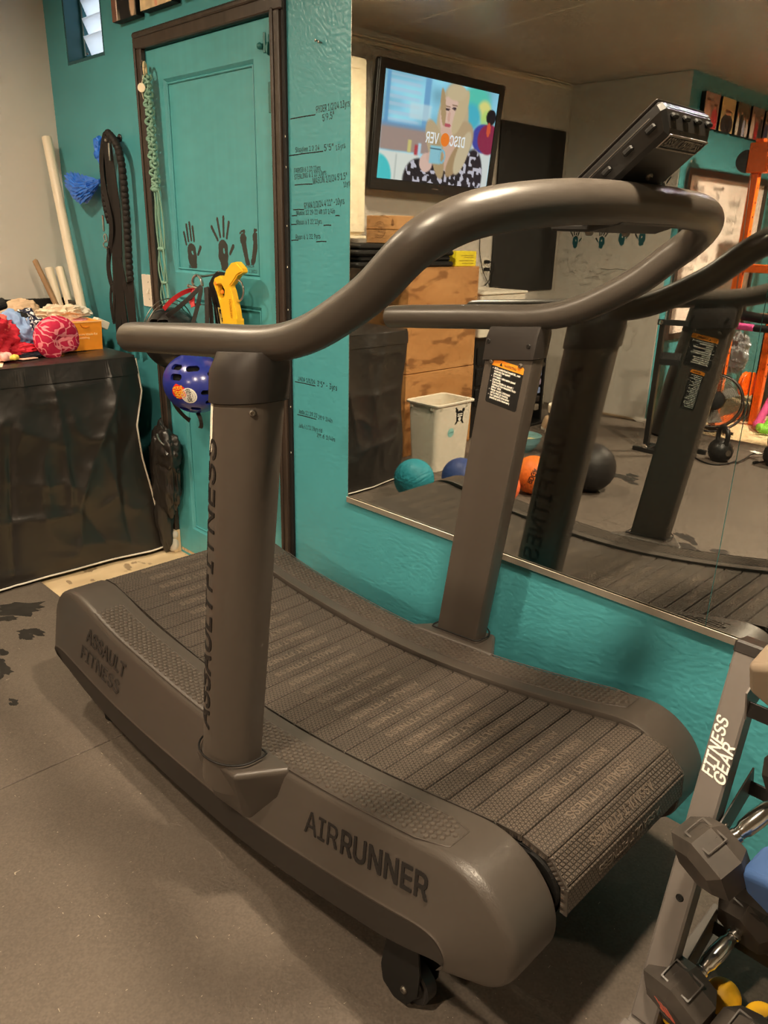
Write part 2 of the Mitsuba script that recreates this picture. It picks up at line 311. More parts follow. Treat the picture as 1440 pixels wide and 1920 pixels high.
for zz in (1.17, 1.44, 1.62, 0.66, 0.83, 1.71, 1.31): structure('paint_chip', prism(blotch((0, 0), 0.003, 0.7, 9), 0.0006, (-2.166 + 0.002*math.sin(zz*9), -0.0125, zz), (1, 0, 0), (0, 0, 1)), OFFW, 'trim_1')
def manifold(m): return manifold3d.Manifold(manifold3d.Mesh(np.asarray(m.vertices, np.float32), np.asarray(m.faces, np.uint32)))
def mesh_of(m): q = m.to_mesh(); return M(q.vert_properties[:, :3], q.tri_verts)
_slab = manifold(bx((-3.031, -0.001, 0.016), (-2.234, 0.034, 2.056), 0.002))
for a, b, c, d in ((-2.905, -2.353, 1.270, 1.938), (-2.905, -2.350, 0.150, 1.150)):
    _slab = _slab - manifold(hull(np.array([[x, y, z] for y, e in ((-0.004, 0.015), (0.0105, 0.0)) for x in (a - e, b + e) for z in (c - e, d + e)])))
structure('door_1', mesh_of(_slab), DOORP)
for k, (a, b, c, d) in enumerate(((-2.905, -2.353, 1.270, 1.938), (-2.905, -2.350, 0.150, 1.150))):
    for g in (bx((a, 0.004, c), (b, 0.011, c + 0.007), 0.002), bx((a, 0.004, d - 0.007), (b, 0.011, d), 0.002), bx((a, 0.004, c), (a + 0.007, 0.011, d), 0.002), bx((b - 0.007, 0.004, c), (b, 0.011, d), 0.002)):
        structure('panel_bead', g, DOORP, 'door_1')
HINGE = flat('painted_hinge', (40, 104, 102), 0.4, 0.5)
for zz in (1.83, 1.03, 0.335):
    structure('hinge', join(*[cyl((-2.231, -0.009, zz - 0.05 + k*0.02), (-2.231, -0.009, zz - 0.0305 + k*0.02), 0.0065, 12, 0.0015) for k in range(5)], ico((-2.231, -0.009, zz + 0.055), 0.006, 1),
                            ico((-2.231, -0.009, zz - 0.055), 0.005, 1), bx((-2.262, -0.004, zz - 0.045), (-2.232, -0.0005, zz + 0.045), 0.001)), HINGE if zz > 1 else TEALP, 'door_1')
structure('latch', join(bx((-2.290, -0.008, 1.968), (-2.245, -0.001, 1.986), 0.002), cyl((-2.262, -0.013, 1.955), (-2.262, -0.013, 2.012), 0.005, 10, 0.001), hull([(-2.258, -0.005, 1.972), (-2.236, -0.005, 1.985), (-2.245, -0.005, 1.945),
          (-2.258, -0.018, 1.972), (-2.240, -0.018, 1.982), (-2.246, -0.018, 1.95)]), ico((-2.285, -0.016, 1.977), 0.010, 2)), HINGE, 'door_1', label='small painted turn latch near the top corner')
PAINT = flat('dark_paint', (50, 52, 50), 0.45, 0.4)
def finger(a, b, r, r2): return Point(a).buffer(r).union(Point(b).buffer(r2)).convex_hull
def hand_shape(mirror=1, gaps=True, spread=1.0):
    """A printed right hand about 0.18 tall, palm centre at the origin."""
    palm = union_all([blotch((0, -0.012), 0.036, 0.92, 18, 0, 0.06), blotch((0.004, -0.042), 0.024, 1.0, 14, 0, 0.1), blotch((0.0, 0.012), 0.032, 1.0, 14, 0, 0.06)])
    palm = palm.difference(blotch((0.004, 0.004), 0.009, 0.8, 10, 0.3, 0.4))
    fs = [((-0.034, 0.042), (-0.060*spread, 0.088)), ((-0.016, 0.054), (-0.026*spread, 0.116)), ((0.006, 0.056), (0.008*spread, 0.122)), ((0.026, 0.050), (0.036*spread, 0.104))]
    g = [palm] + [finger(a, b, 0.0055, 0.0062) for a, b in fs] + [finger((0.044, -0.004), (0.066, 0.022), 0.006, 0.0075)]
    return affinity.scale(union_all(g), mirror, 1, origin=(0, 0))
def foot_shape(m=1):
    g = union_all([finger((0.0, -0.06), (-0.004, -0.052), 0.011, 0.012), finger((-0.004, -0.05), (-0.008, 0.012), 0.011, 0.014), blotch((-0.006, 0.024), 0.02, 1.0, 14, 0, 0.12)] +
                  [Point(-0.020 + 0.008*k, 0.047 + 0.004*math.sin(k)).buffer(0.0042 + (0.003 if k == 3 else 0)) for k in range(4)])
    return affinity.scale(g, m, 1, origin=(0, 0))
FRONT = ((1, 0, 0), (0, 0, 1))
for g, x, z in ((affinity.scale(affinity.rotate(hand_shape(1, spread=0.7), 6, origin=(0, 0)), 1.0, 0.95, origin=(0, 0)), -2.803, 1.330), (hand_shape(1, spread=1.2), -2.583, 1.345),
                (affinity.rotate(foot_shape(1), 12, origin=(0, 0)), -2.440, 1.372), (affinity.rotate(foot_shape(-1), -12, origin=(0, 0)), -2.385, 1.376)):
    structure('footprint' if x > -2.5 else 'handprint', prism(g, 0.0006, (x, 0.0105, z), *FRONT), PAINT, 'door_1', label='dark painted footprint' if x > -2.5 else 'dark painted handprint')
for s, x, z, w in (('Mason', -2.83, 1.277, 0.05), ('Ryan', -2.60, 1.277, 0.035), ('JADA', -2.43, 1.297, 0.04), ('3 2022', -2.425, 1.278, 0.05), ('/', -2.445, 1.30, 0.014)):
    structure('caption', text(s, 0.012, (x, 0.0104, z), *FRONT, 0.0004, width=w), INK, 'door_1')
structure('baseboard_front', hull([(-3.10, -0.03, -0.008), (-3.035, -0.036, -0.008), (-3.10, 0.0, -0.008), (-3.035, 0.0, -0.008), (-3.094, -0.028, 0.09), (-3.038, -0.030, 0.10), (-3.10, 0.0, 0.10), (-3.036, 0.0, 0.10)]), CONC)
structure('plaster_lump', join(ico((-3.052, -0.026, 0.078), 0.026, 2, (1, 0.8, 0.9)), ico((-3.058, -0.028, 0.03), 0.034, 2, (0.9, 0.8, 1.2))), PLASTER, 'baseboard_front')
# ---------------------------------------------------------------- lamps
for i, (x, y, z, r, power) in enumerate(LAMPS):
    t = thing('ceiling_lamp', ['round ceiling lamp above the front of the treadmill', 'round ceiling lamp in front of the teal door', 'round ceiling lamp over the squat rack corner', 'round ceiling lamp over the middle of the floor'][i], 'ceiling lamp')
    add('base', lathe([(0.06, z + 0.02), (0.062, CEILING), (0, CEILING)], 24, (x, y, 0)), OFFW, t)
    add('rim', lathe([(r*1.06, z - 0.004), (r*1.1, z + 0.004), (r*1.1, z + 0.018), (0.05, z + 0.024), (0.05, z + 0.010), (r*1.06, z + 0.006)], 32, (x, y, 0), caps=False), OFFW, t)
    th = np.arange(32)*2*PI/32; g = mikit.ply(M(np.vstack([[[x, y, z + 0.004]], np.c_[x + r*np.cos(th), y + r*np.sin(th), th*0 + z + 0.004]]), [[0, 1 + (k + 1) % 32, 1 + k] for k in range(32)]), OFFW)
    g['emitter'] = {'type': 'area', 'radiance': rgb(WARM*power)}
    add('bulb_cover', g, None, t)
# ---------------------------------------------------------------- the treadmill
YC = -0.56
def tgrain(p, n, uv): return mix(s2l(58, 52, 47), s2l(66, 60, 54), fbm(p.x*14, p.y*14, p.z*14))
SHELL = mat('graphite_shell', s2l(62, 56, 51), 0.40, 0.5, bump=lambda p, n, uv: 0.0004*noise(p.x*700, p.y*700, p.z*700))
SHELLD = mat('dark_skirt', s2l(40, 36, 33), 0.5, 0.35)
DOTS = mat('grip_dots', s2l(70, 63, 57), 0.28, 0.6)
POSTM = mat('post_metal', s2l(70, 63, 57), 0.42, 0.5)
COLLAR = mat('collar_plastic', s2l(40, 36, 34), 0.45, 0.4)
GRIP = mat('handlebar_grip', s2l(58, 53, 48), 0.36, 0.55)
RAISED = mat('raised_letters', s2l(40, 36, 33), 0.5, 0.4)
DARKL = mat('dark_letters', s2l(24, 22, 21), 0.5, 0.35)
def tri_groove(uv):
    h = 0.0085; a = uv.x/0.0098; b = uv.y/h
    def line(d): d = d - dr.floor(d); return smoothstep(0.36, 0.46, dr.abs(d - 0.5))
    return dr.maximum(line(b), dr.maximum(line(a + 0.5*b), line(a - 0.5*b)))
def slat_fn(p, n, uv):
    g = tri_groove(uv); d = fbm(p.x*7, p.y*7, 0.0); dust = fbm(p.x*23 + 3, p.y*23, 1.0)
    c = mix(s2l(66, 58, 52), s2l(94, 84, 75), d*0.6 + dust*0.4)
    return mix(c, s2l(34, 30, 27), g*0.8)
SLAT = mat('slat_rubber', slat_fn, 0.40, 0.5, bump=lambda p, n, uv: -0.0020*tri_groove(uv), eps=4e-4)
SLATL = mat('slat_letters', s2l(92, 82, 73), 0.38, 0.5)
def deck(x):
    u = np.asarray(x) + 1.4; return -.0528*u**4 + .01437*u**3 + .17883*u*u + .00845*u + .3455
def belt_path():
    x = np.arange(-2.075, -0.6399, 0.003); top = np.vstack([np.c_[x, deck(x)], spline([(-0.64, deck(-0.64)), (-0.615, 0.4488), (-0.59, 0.4528), (-0.565, 0.4551), (-0.545, 0.4556)], 40)[1:]])
    def wrap(S, a, R, sgn, deg):
        n = V(-math.sin(a), math.cos(a)); C = S - R*n; out = []
        for ph in np.radians(np.arange(2, deg, 2)):
            q = a - sgn*ph; out.append(C + R*V(-math.sin(q), math.cos(q)))
        return np.array(out)
    sl = np.gradient(top[:, 1], top[:, 0])
    return np.vstack([wrap(top[0], math.atan(sl[0]), 0.09, -1, 150)[::-1], top, wrap(top[-1], 0.0, 0.083, 1, 175)])
BP = belt_path(); BS = np.r_[0, np.cumsum(np.linalg.norm(np.diff(BP, axis=0), axis=1))]
S0 = BS[np.argmin(np.abs(BP[:, 0] + 0.565) + (BP[:, 1] < 0.44))]
def bp(s): return V(np.interp(s, BS, BP[:, 0]), np.interp(s, BS, BP[:, 1]))
TM = thing('treadmill', 'curved manual treadmill with dark graphite body standing along the mirror wall', 'treadmill')
def local_box(L, W, H, c=0.002):
    m = bx((-W/2, -L/2, -H), (W/2, L/2, 0), c); return m
PITCH_S = 0.0581
def slats():
    k0, k1 = -int((S0 - 0.03)/PITCH_S), int((BS[-1] - S0)/PITCH_S) - 1
    for k in range(k0, k1 + 1):
        a, b = S0 + (k - 1)*PITCH_S, S0 + k*PITCH_S
        if a < 0: continue
        P, Q = bp(a), bp(b); t = unit(Q - P); mid = (P + Q)/2
        X, Y = V(0, -1, 0), V(t[0], 0, t[1])
        m = local_box(PITCH_S - 0.0045, 0.430, 0.014, 0.0022)
        top = m.vertices.copy(); w = put(m, (mid[0], YC, mid[1]), X, Y)
        key = add('belt_slat', w, SLAT, TM, uv=np.c_[top[:, 0] + 5 + 0.003*k, top[:, 1] + 5])
        if k > -33:
            for e in (-0.2135, 0.2135): add('end_lip', put(bx((e - 0.0015, -PITCH_S/2 + 0.003, -0.006), (e + 0.0015, PITCH_S/2 - 0.003, 0.0012)), (mid[0], YC, mid[1]), X, Y), SHELL, key)
        O = V(mid[0], YC, mid[1]) + Y*(-0.009)
        add('lettering', text('ASSAULT FITNESS', 0.0175, O, X, Y, 0.0011, True, width=0.225, center=True), SLATL, key)
slats()
core = []
for s in np.linspace(0.0, BS[-1], 140):
    P = bp(s); t = unit(bp(min(s + 0.004, BS[-1])) - bp(max(s - 0.004, 0))); n = V(-t[1], t[0]); q = P - n*0.017
    core.append([[q[0], YC - 0.216, q[1]], [q[0], YC + 0.216, q[1]]])
add('belt_core', grid(core), BLACKM, TM)
for x, z, r in ((-0.545, 0.372, 0.062), (-2.06, 0.325, 0.068)): add('roller', cyl((x, YC - 0.215, z), (x, YC + 0.215, z), r, 28, 0.004), BLACKM, TM)
RIDGE = [(-2.195, .20), (-2.207, .265), (-2.195, .335), (-2.155, .385), (-2.07, .414), (-1.90, .3915), (-1.65, .366), (-1.33, .3575), (-1.05, .379), (-.80, .421), (-.66, .450), (-.59, .456), (-.53, .432), (-.49, .390), (-.474, .34), (-.481, .292), (-.515, .256), (-.56, .243)]
CREASE = [(-2.14, .20), (-2.15, .212), (-2.14, .226), (-2.105, .232), (-2.03, .226), (-1.88, .209), (-1.65, .198), (-1.33, .206), (-1.08, .230), (-.82, .278), (-.70, .306), (-.65, .318), (-.615, .320), (-.597, .312), (-.586, .297), (-.584, .282), (-.588, .268), (-.60, .256)]
LOWER = [(-2.12, .165), (-2.125, .163), (-2.115, .160), (-2.08, .152), (-2.02, .138), (-1.88, .116), (-1.65, .102), (-1.33, .108), (-1.08, .134), (-.82, .186), (-.71, .215), (-.655, .236), (-.62, .250), (-.60, .254), (-.592, .256), (-.59, .258), (-.593, .258), (-.60, .254)]
def curves(n=150):
    from scipy.interpolate import CubicSpline
    R = np.array(RIDGE); d = np.r_[0, np.cumsum(np.linalg.norm(np.diff(R, axis=0), axis=1))]; s = np.linspace(0, d[-1], n)
    out = [np.c_[np.interp(s, d, np.array(c)[:, 0]), np.interp(s, d, np.array(c)[:, 1])] if False else CubicSpline(d, np.array(c))(s) for c in (RIDGE, CREASE, LOWER)]
    return out
_R, _C, _L = curves()
def shroud(sgn):
    t = np.gradient(_R, axis=0); t /= np.linalg.norm(t, axis=1, keepdims=True); nr = np.c_[-t[:, 1], t[:, 0]]
    rows = []
    for R, C, L, n in zip(_R, _C, _L, nr):
        f = lambda h, q: [q[0], YC + sgn*h, q[1]]
        rows.append([f(0.224, R - n*0.075), f(0.224, R - n*0.012), f(0.226, R - n*0.002), f(0.231, R), f(0.300, R), f(0.328, R), f(0.338, R - n*0.0015), f(0.3455, R*0.965 + C*0.035 - n*0.002), f(0.3505, R*0.90 + C*0.10 - n*0.001),
                     f(0.366, R*0.5 + C*0.5), f(0.3835, R*0.03 + C*0.97), f(0.3865, C), f(0.3855, C*0.95 + L*0.05), f(0.374, C*0.1 + L*0.9), f(0.371, L), f(0.360, L*0.97 + R*0.03), f(0.25, L*0.85 + R*0.15)])
    return rows
for sgn in (-1, 1):
    rows = np.array(shroud(sgn))
    key = add('side_shroud', grid(rows, flip=(sgn < 0)), SHELL, TM, smooth=32)
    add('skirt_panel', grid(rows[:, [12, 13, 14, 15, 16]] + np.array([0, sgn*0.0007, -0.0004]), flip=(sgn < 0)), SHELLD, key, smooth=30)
    bumps = []; g = 0
    for i in range(104):
        x = -1.985 + 0.0130*i
        for j in range(6):
            h = 0.2640 + 0.0128*j + (0.0064 if i % 2 else 0)
            if x > -0.645 or h > 0.3335: continue
            e = min(x + 1.985, -0.645 - x)
            if e < 0.035 and (abs(h - 0.299)/0.036)**2 + ((0.035 - e)/0.035)**2 > 1: continue
            sl = math.atan((deck(x + .01) - deck(x - .01))/.02); z = float(np.interp(x, _R[40:120, 0], _R[40:120, 1])) if False else None
            bumps.append((x, h, sl))
    top = _R[(np.arange(len(_R)) > 30) & (_R[:, 1] > 0.34)]; top = top[np.argsort(top[:, 0])]
    th = np.arange(6)*PI/3
    vs, fs = [], []
    for x, h, sl in bumps:
        z = np.interp(x, top[:, 0], top[:, 1]); T1 = V(math.cos(sl), 0, math.sin(sl)); N1 = V(-math.sin(sl), 0, math.cos(sl)); c = V(x, YC + sgn*h, z); b = len(vs)
        for rr, hh in ((0.0062, -0.0005), (0.0046, 0.0030), (0.0024, 0.0036)):
            vs += [c + rr*(math.cos(q)*T1 + math.sin(q)*V(0, 1, 0)) + N1*hh for q in th]
        for a in (0, 6):
            for q in range(6): r = (q + 1) % 6; fs += [[b+a+q, b+a+r, b+a+6+r], [b+a+q, b+a+6+r, b+a+6+q]]
        fs += [[b+12, b+12+q, b+13+q] for q in range(1, 5)]
    m = M(vs, fs)
    add('traction_dots', m, DOTS, key, kind='stuff', label='strip of small raised hexagonal grip dots')
    rim = []
    for q in np.linspace(0, 2*PI, 160):
        xx = -1.315 + 0.68*np.clip(1.06*math.cos(q), -1, 1); hh = 0.299 + 0.0415*np.clip(1.9*math.sin(q), -1, 1)
        if abs(math.cos(q)) > 0.943: pass
        rim.append([xx, YC + sgn*hh, float(np.interp(xx, top[:, 0], top[:, 1])) + 0.0002])
    add('patch_rim', tube(np.array(rim), 0.0016, 6, caps=False), SHELL, key, smooth=True)
# lettering on the near side panel
def panel_point(x, f, off=0.0006):
    """A point on the near side panel at x, a fraction f of the way down from the ridge to the crease, with its down direction."""
    a = np.array([np.interp(x, *(lambda c: (c[:, 0], c[:, 1]))(c[np.argsort(c[:, 0])])) for c in (_R[(_R[:, 1] > 0.36 - 0.02) & (np.arange(len(_R)) > 25)], _C[10:-14])])
    p, q = V(x, YC - 0.3505, a[0] - 0.016), V(x, YC - 0.3865, a[1]); d = unit(q - p); n = unit(np.cross(V(1, 0, 0), -d)); return p + (q - p)*f + n*off, -d, n
def side_text(s, x0, x1, f0, f1, height, bold):
    P, up, n = panel_point(x0, f0); Q, _, _ = panel_point(x1, f1); d = unit(Q - P)
    return text(s, height, P, d, up, 0.0012, bold, width=np.linalg.norm(Q - P))
add('lettering', side_text('ASSAULT', -1.955, -1.735, 0.42, 0.42, 0.040, True), RAISED, f'{TM}__side_shroud')
add('lettering', side_text('FITNESS', -1.975, -1.755, 0.78, 0.78, 0.040, False), RAISED, f'{TM}__side_shroud')
add('lettering', side_text('AIR', -0.965, -0.868, 0.60, 0.60, 0.043, False), DARKL, f'{TM}__side_shroud')
add('lettering', side_text('RUNNER', -0.858, -0.638, 0.60, 0.60, 0.043, True), DARKL, f'{TM}__side_shroud')
# post bases, posts and collars
def ball_hull(pts, r): return hull(np.vstack([trimesh.creation.icosphere(subdivisions=1, radius=r).vertices + np.array(q) for q in pts]))
POST0, POST1 = V(-1.205, 0.30), V(-1.083, 1.185)
def post_section(h0, w, grow=0.0):
    """Half-distances and x offsets round the D-shaped tube: flat inner face, round outer face."""
    q = []
    for a in np.linspace(-PI/2, PI/2, 19): q.append((math.sin(a)*(w/2 + grow), 0.388 + math.cos(a)*(0.052 + grow)))
    q += [(w/2 + grow, 0.366 - grow*0.5), (w/2 - 0.004 + grow, 0.3575 - grow), (w/2 - 0.013 + grow, 0.3550 - grow), (-w/2 + 0.013 - grow, 0.3550 - grow), (-w/2 + 0.004 - grow, 0.3575 - grow), (-w/2 - grow, 0.366 - grow*0.5)]
    return q
def post_x(z): return float(np.interp(z, [POST0[1], POST1[1]], [POST0[0], POST1[0]])) + (0 if z <= POST1[1] else (z - POST1[1])*0.138)
def post_ring(sgn, z, w=0.142, grow=0.0, tilt=0.0):
    return [[post_x(z) + a, YC + sgn*h, z + tilt*a] for a, h in post_section(0, w, grow)]
WLAB = ['NON motorized treadmill, user', 'controls the speed', 'naturally', 'Increase / decrease speed', 'gradually', 'Use handrails to mount /', 'dismount the treadmill from', 'either side', 'Never mount / dismount', 'while belt is moving', 'Use handrails whenever', 'practical and necessary']
ORANGE = flat('label_orange', (238, 140, 40), 0.45, 0.4)
def face_frame(sgn, z):
    """Origin, reading direction and up direction of the flat inner face of a post."""
    up = unit(V(POST1[0] - POST0[0], 0, POST1[1] - POST0[1])); d = V(1, 0, 0)*(1 if sgn > 0 else -1); d = unit(d - (d @ up)*up)
    return V(post_x(z), YC + sgn*(0.3550 - 0.0002), z), d, up
def warning(parent, sgn, zt, w, h, dx, lines, s=1.0):
    O, d, up = face_frame(sgn, zt); O = O + d*dx
    lk = add('warning_label', prism(rounded_rect(w, h, 0.006), 0.0004, O - up*h/2, d, up), BLACKM, parent, label='black warning label with an orange header')
    hd = rounded_rect(w, h, 0.006).intersection(sbox(-w, h/2 - 0.0165*s, w, h))
    add('header', prism(hd, 0.0007, O - up*h/2, d, up), ORANGE, lk)
    nrm = np.cross(d, up)
    add('lettering', join(text('WARNING', 0.0062*s, O - up*0.0125*s + nrm*0.0004 - d*0.010*s, d, up, 0.0005, True, width=0.036*s), prism([(-0.0045*s, 0), (0.0045*s, 0), (0, 0.008*s)], 0.0005, O - up*0.0130*s + nrm*0.0004 - d*0.019*s, d, up)), BLACKM, lk)
    g = []; n = len(lines); y = 0.0245*s; step = (h - 0.030*s)/max(n, 1)
    for i, l in enumerate(lines):
        x = -w/2 + 0.011*s
        g.append(text(l, 0.0052*s, O - up*y + d*x + nrm*0.0002, d, up, 0.0004, True, width=min(w - 0.016*s, 0.00265*s*len(l))))
        if i in (0, 3, 5, 8, 10): g.append(prism(Point(0, 0).buffer(0.0011, quad_segs=3), 0.0006, O - up*(y - 0.0024*s) + d*(x - 0.005*s), d, up))
        y += step
    add('lettering', join(g), WHITEP, lk)
for sgn in (-1, 1):
    f = lambda x, h, z: (x, YC + sgn*h, z)
    base = ball_hull([f(-1.325, .335, .352), f(-1.250, .424, .356), f(-1.120, .424, .368), f(-1.062, .342, .372), f(-1.300, .372, .216), f(-1.262, .380, .214), f(-1.160, .380, .226), f(-1.140, .372, .228), f(-1.33, .335, .30), f(-1.06, .335, .30)], 0.011)
    bk = add('post_base', base, SHELL, TM, smooth=40)
    ring = [[post_x(0.366) + a*1.0, YC + sgn*h, 0.3815 + 0.10*a] for a, h in post_section(0, 0.156, 0.006)]
    add('socket', tube(np.array(ring + ring[:1]), 0.0022, 6, caps=False), BLACKM, bk, smooth=True)
    pk = add('post', loft([post_ring(sgn, z) for z in (0.30, 0.36, 0.5, 0.8, 1.1, 1.19)]), POSTM, TM, smooth=35)
    rings = [post_ring(sgn, 1.150, grow=0.002, tilt=0.12), post_ring(sgn, 1.152, grow=0.0055, tilt=0.12), post_ring(sgn, 1.205, grow=0.0055, tilt=0.1)]
    top = np.array(post_ring(sgn, 1.236, grow=0.004, tilt=0.1)); top[:, 1] = YC + sgn*(0.383 + (np.abs(top[:, 1] - YC) - 0.383)*0.72); rings.append(top)
    ck = add('collar', loft(rings), COLLAR, TM, smooth=35)
    for dx in (-0.045, 0.040):
        O, d, up = face_frame(sgn, 1.142); O = V(post_x(1.142) + dx, O[1], 1.142); add('screw', screw(O, (0, -sgn, 0), 0.0062, 0.005), STEEL, pk)
        O = V(post_x(1.19) + dx*1.35, YC + sgn*0.3485, 1.19); add('screw', screw(O, (0, -sgn, 0), 0.0058, 0.0012), BLACK, ck)
    add('screw', screw(V(post_x(1.135) + 0.060, YC + sgn*0.416, 1.143), (0.8, sgn*0.7, 0), 0.0062, 0.005), STEEL, pk)
    warning(pk, sgn, 1.145 if sgn > 0 else 1.128, 0.094, 0.108, 0.004, WLAB)
    # upright lettering on the round outer face, bent round the section
    up = unit(V(POST1[0] - POST0[0], 0, POST1[1] - POST0[1]))
    for s, za, zb, bold in (('ASSAULT', 0.452, 0.770, True), ('FITNESS', 0.782, 1.085, False)):
        if sgn > 0: za, zb = {'ASSAULT': (1.105, 0.787), 'FITNESS': (0.775, 0.472)}[s]
        m = meshkit.text_mesh(s, 1.0, 1.0, bold); m = m.subdivide_to_size(0.22); v = m.vertices.copy(); v[:, 0] = (v[:, 0] - v[:, 0].min())/(np.ptp(v[:, 0])); v[:, 1] -= 0.5
        z = za + (zb - za)*v[:, 0]; a = (-0.47 - v[:, 1]*0.72) if sgn < 0 else (-0.10 - v[:, 1]*0.80)
        xs = np.array([post_x(q) for q in z]); ha, hw = 0.0525 + 0.0009*v[:, 2], 0.071 + 0.0009*v[:, 2]
        v = np.c_[xs + np.sin(a)*hw, YC + sgn*(0.388 + np.cos(a)*ha), z]; m.vertices = v
        add('lettering', m, DARKL, pk)
def fine_label(parent, sgn, zt, w, h, dx):
    O, d, up = face_frame(sgn, zt); O = O + d*dx; nrm = np.cross(d, up)
    lk = add('notice_label', prism(rounded_rect(w, h, 0.006), 0.0004, O - up*h/2, d, up), BLACKM, parent, label='tall narrow black notice label with an orange header')
    add('header', prism(rounded_rect(w, h, 0.006).intersection(sbox(-w, h/2 - 0.012, w, h)), 0.0007, O - up*h/2, d, up), ORANGE, lk)
    add('lettering', text('WARNING', 0.0045, O - up*0.0092 + nrm*0.0004 + d*0.002, d, up, 0.0005, True, width=0.026, center=True), BLACKM, lk)
    rr = np.random.default_rng(4)
    add('print_lines', join(*[prism(sbox(-w/2 + 0.005, -0.0009, -w/2 + 0.005 + (w - 0.010)*(0.45 + 0.55*rr.random()), 0.0009), 0.0006, O - up*(0.018 + 0.0058*i), d, up) for i in range(20)]), WHITEP, lk)
fine_label(f'{TM}__post', -1, 1.012, 0.050, 0.135, -0.006)
tape = [[post_x(z) + math.sin(a)*0.0716, YC - (0.388 + math.cos(a)*0.0526), z] for z in (1.178, 1.165, 1.12, 1.118, 1.065, 1.058) for a in np.linspace(-0.66 + (0.10 if z > 1.17 else 0) - (0.09 if z < 1.119 else 0), -0.36 - (0.06 if z < 1.06 else 0), 5)]
add('tape_strip', grid(np.array(tape).reshape(6, 5, 3)), OFFW, f'{TM}__post', label='white strip of torn tape')
# handlebar
HB = [(-1.500, 1.213, .380), (-1.46, 1.2175, .380), (-1.38, 1.224, .380), (-1.25, 1.235, .380), (-1.12, 1.245, .380), (-1.04, 1.2515, .380), (-.975, 1.263, .380), (-.91, 1.285, .380), (-.845, 1.317, .380), (-.785, 1.353, .380), (-.735, 1.393, .380), (-.695, 1.422, .374), (-.66, 1.446, .342), (-.632, 1.460, .285), (-.612, 1.468, .215), (-.602, 1.472, .12)]
path = [(x, YC - h, z) for x, z, h in HB] + [(x, YC + h, z) for x, z, h in HB[::-1]]
path = spline(path, 190); R0 = 0.0295
d0, d1 = unit(path[0] - path[1]), unit(path[-1] - path[-2])
path = np.vstack([[path[0] + d0*0.010, path[0] + d0*0.0085, path[0] + d0*0.005], path, [path[-1] + d1*0.005, path[-1] + d1*0.0085, path[-1] + d1*0.010]])
r = np.r_[R0*0.70, R0*0.86, R0*0.97, np.full(190, R0), R0*0.97, R0*0.86, R0*0.70]
add('handlebar', tube(path, r, 28), GRIP, TM, smooth=45)
# console
CD = unit(V(0.125, 0, 0.106)); CN = V(-CD[2], 0, CD[0]); CO = V(-0.612, YC - 0.014, 1.540)
def cbox(lo, hi, b): return put(bx(lo, hi, b), CO, (0, -1, 0), CD) if False else put(bx(lo, hi, b), CO, CD, (0, 1, 0))
# local axes: x along the console upwards, y across, z out of the screen (CD x y = towards the user)
ck = add('console', hull(np.vstack([put(bx((-0.086, -0.075, -0.012), (0.082, 0.075, 0.010), 0.006), CO, CD, (0, 1, 0)).vertices, put(bx((-0.080, -0.066, -0.032), (0.070, 0.066, -0.01), 0.006), CO, CD, (0, 1, 0)).vertices])), BLACK, TM)
add('bezel', cbox((-0.084, -0.073, 0.009), (0.080, 0.073, 0.0125), 0.0015), COLLAR, ck)
add('screen', cbox((-0.02, -0.055, 0.012), (0.064, 0.055, 0.0132), 0.0004), flat('lcd_screen', (60, 66, 60), 0.15, 0.6), ck)
for i in range(3):
    for j in range(2): add('button', cbox((-0.072 + 0.026*j, -0.05 + 0.036*i, 0.012), (-0.052 + 0.026*j, -0.026 + 0.036*i, 0.0142), 0.001), STEEL if j else ORANGE, ck)
for j in (-0.05, -0.015, 0.020, 0.055):
    add('edge_clip', cbox((-0.070 + 1.1*(j + 0.05), -0.0765, -0.018), (-0.054 + 1.1*(j + 0.05), -0.070, -0.010), 0.002), BLACKM, ck)
    add('edge_clip', cbox((0.077, j - 0.008, -0.018), (0.0832, j + 0.008, -0.010), 0.002), BLACKM, ck)
add('trim_line', join(cbox((-0.086, -0.0757, -0.0035), (0.060, -0.0740, -0.0025), 0), cbox((0.0812, -0.060, -0.0035), (0.0828, 0.060, -0.0025), 0)), STEEL, ck)
add('badge', join(cbox((0.042, -0.058, -0.0335), (0.0445, 0.058, -0.0315), 0), cbox((0.064, -0.058, -0.0335), (0.0665, 0.058, -0.0315), 0), cbox((0.042, -0.058, -0.0335), (0.0665, -0.0555, -0.0315), 0), cbox((0.042, 0.0555, -0.0335), (0.0665, 0.058, -0.0315), 0)), STEEL, ck)
add('badge_lettering', text('ASSAULTFITNESS', 0.014, CO + CD*0.0475 - CN*0.0318, (0, 1, 0), CD, 0.0012, True, width=0.104, center=True), STEEL, ck)
for x, y in ((-0.005, 0.0), (-0.045, -0.026), (-0.045, 0.026)): add('screw', screw(CO + CD*x + V(0, y, 0) - CN*0.032, -CN, 0.0062, 0.005), STEEL, ck)
bk = add('console_bracket', hull(np.vstack([bx((-0.690, YC - 0.112, 1.434), (-0.625, YC + 0.098, 1.444), 0.003).vertices, bx((-0.680, YC - 0.095, 1.444), (-0.585, YC + 0.080, 1.460), 0.003).vertices])), BLACK, TM)
add('bracket_arm', put(bx((-0.085, -0.045, -0.040), (-0.02, 0.045, -0.028), 0.003), CO, CD, (0, 1, 0)), BLACK, bk)
for y in (-0.06, 0.05): add('bolt', screw((-0.655, YC + y, 1.4345), (0, 0, -1), 0.0065, 0.006), STEEL, bk)
add('bolt', screw((-0.6892, YC - 0.045, 1.439), (-1, 0, 0), 0.0055, 0.005), STEEL, bk)
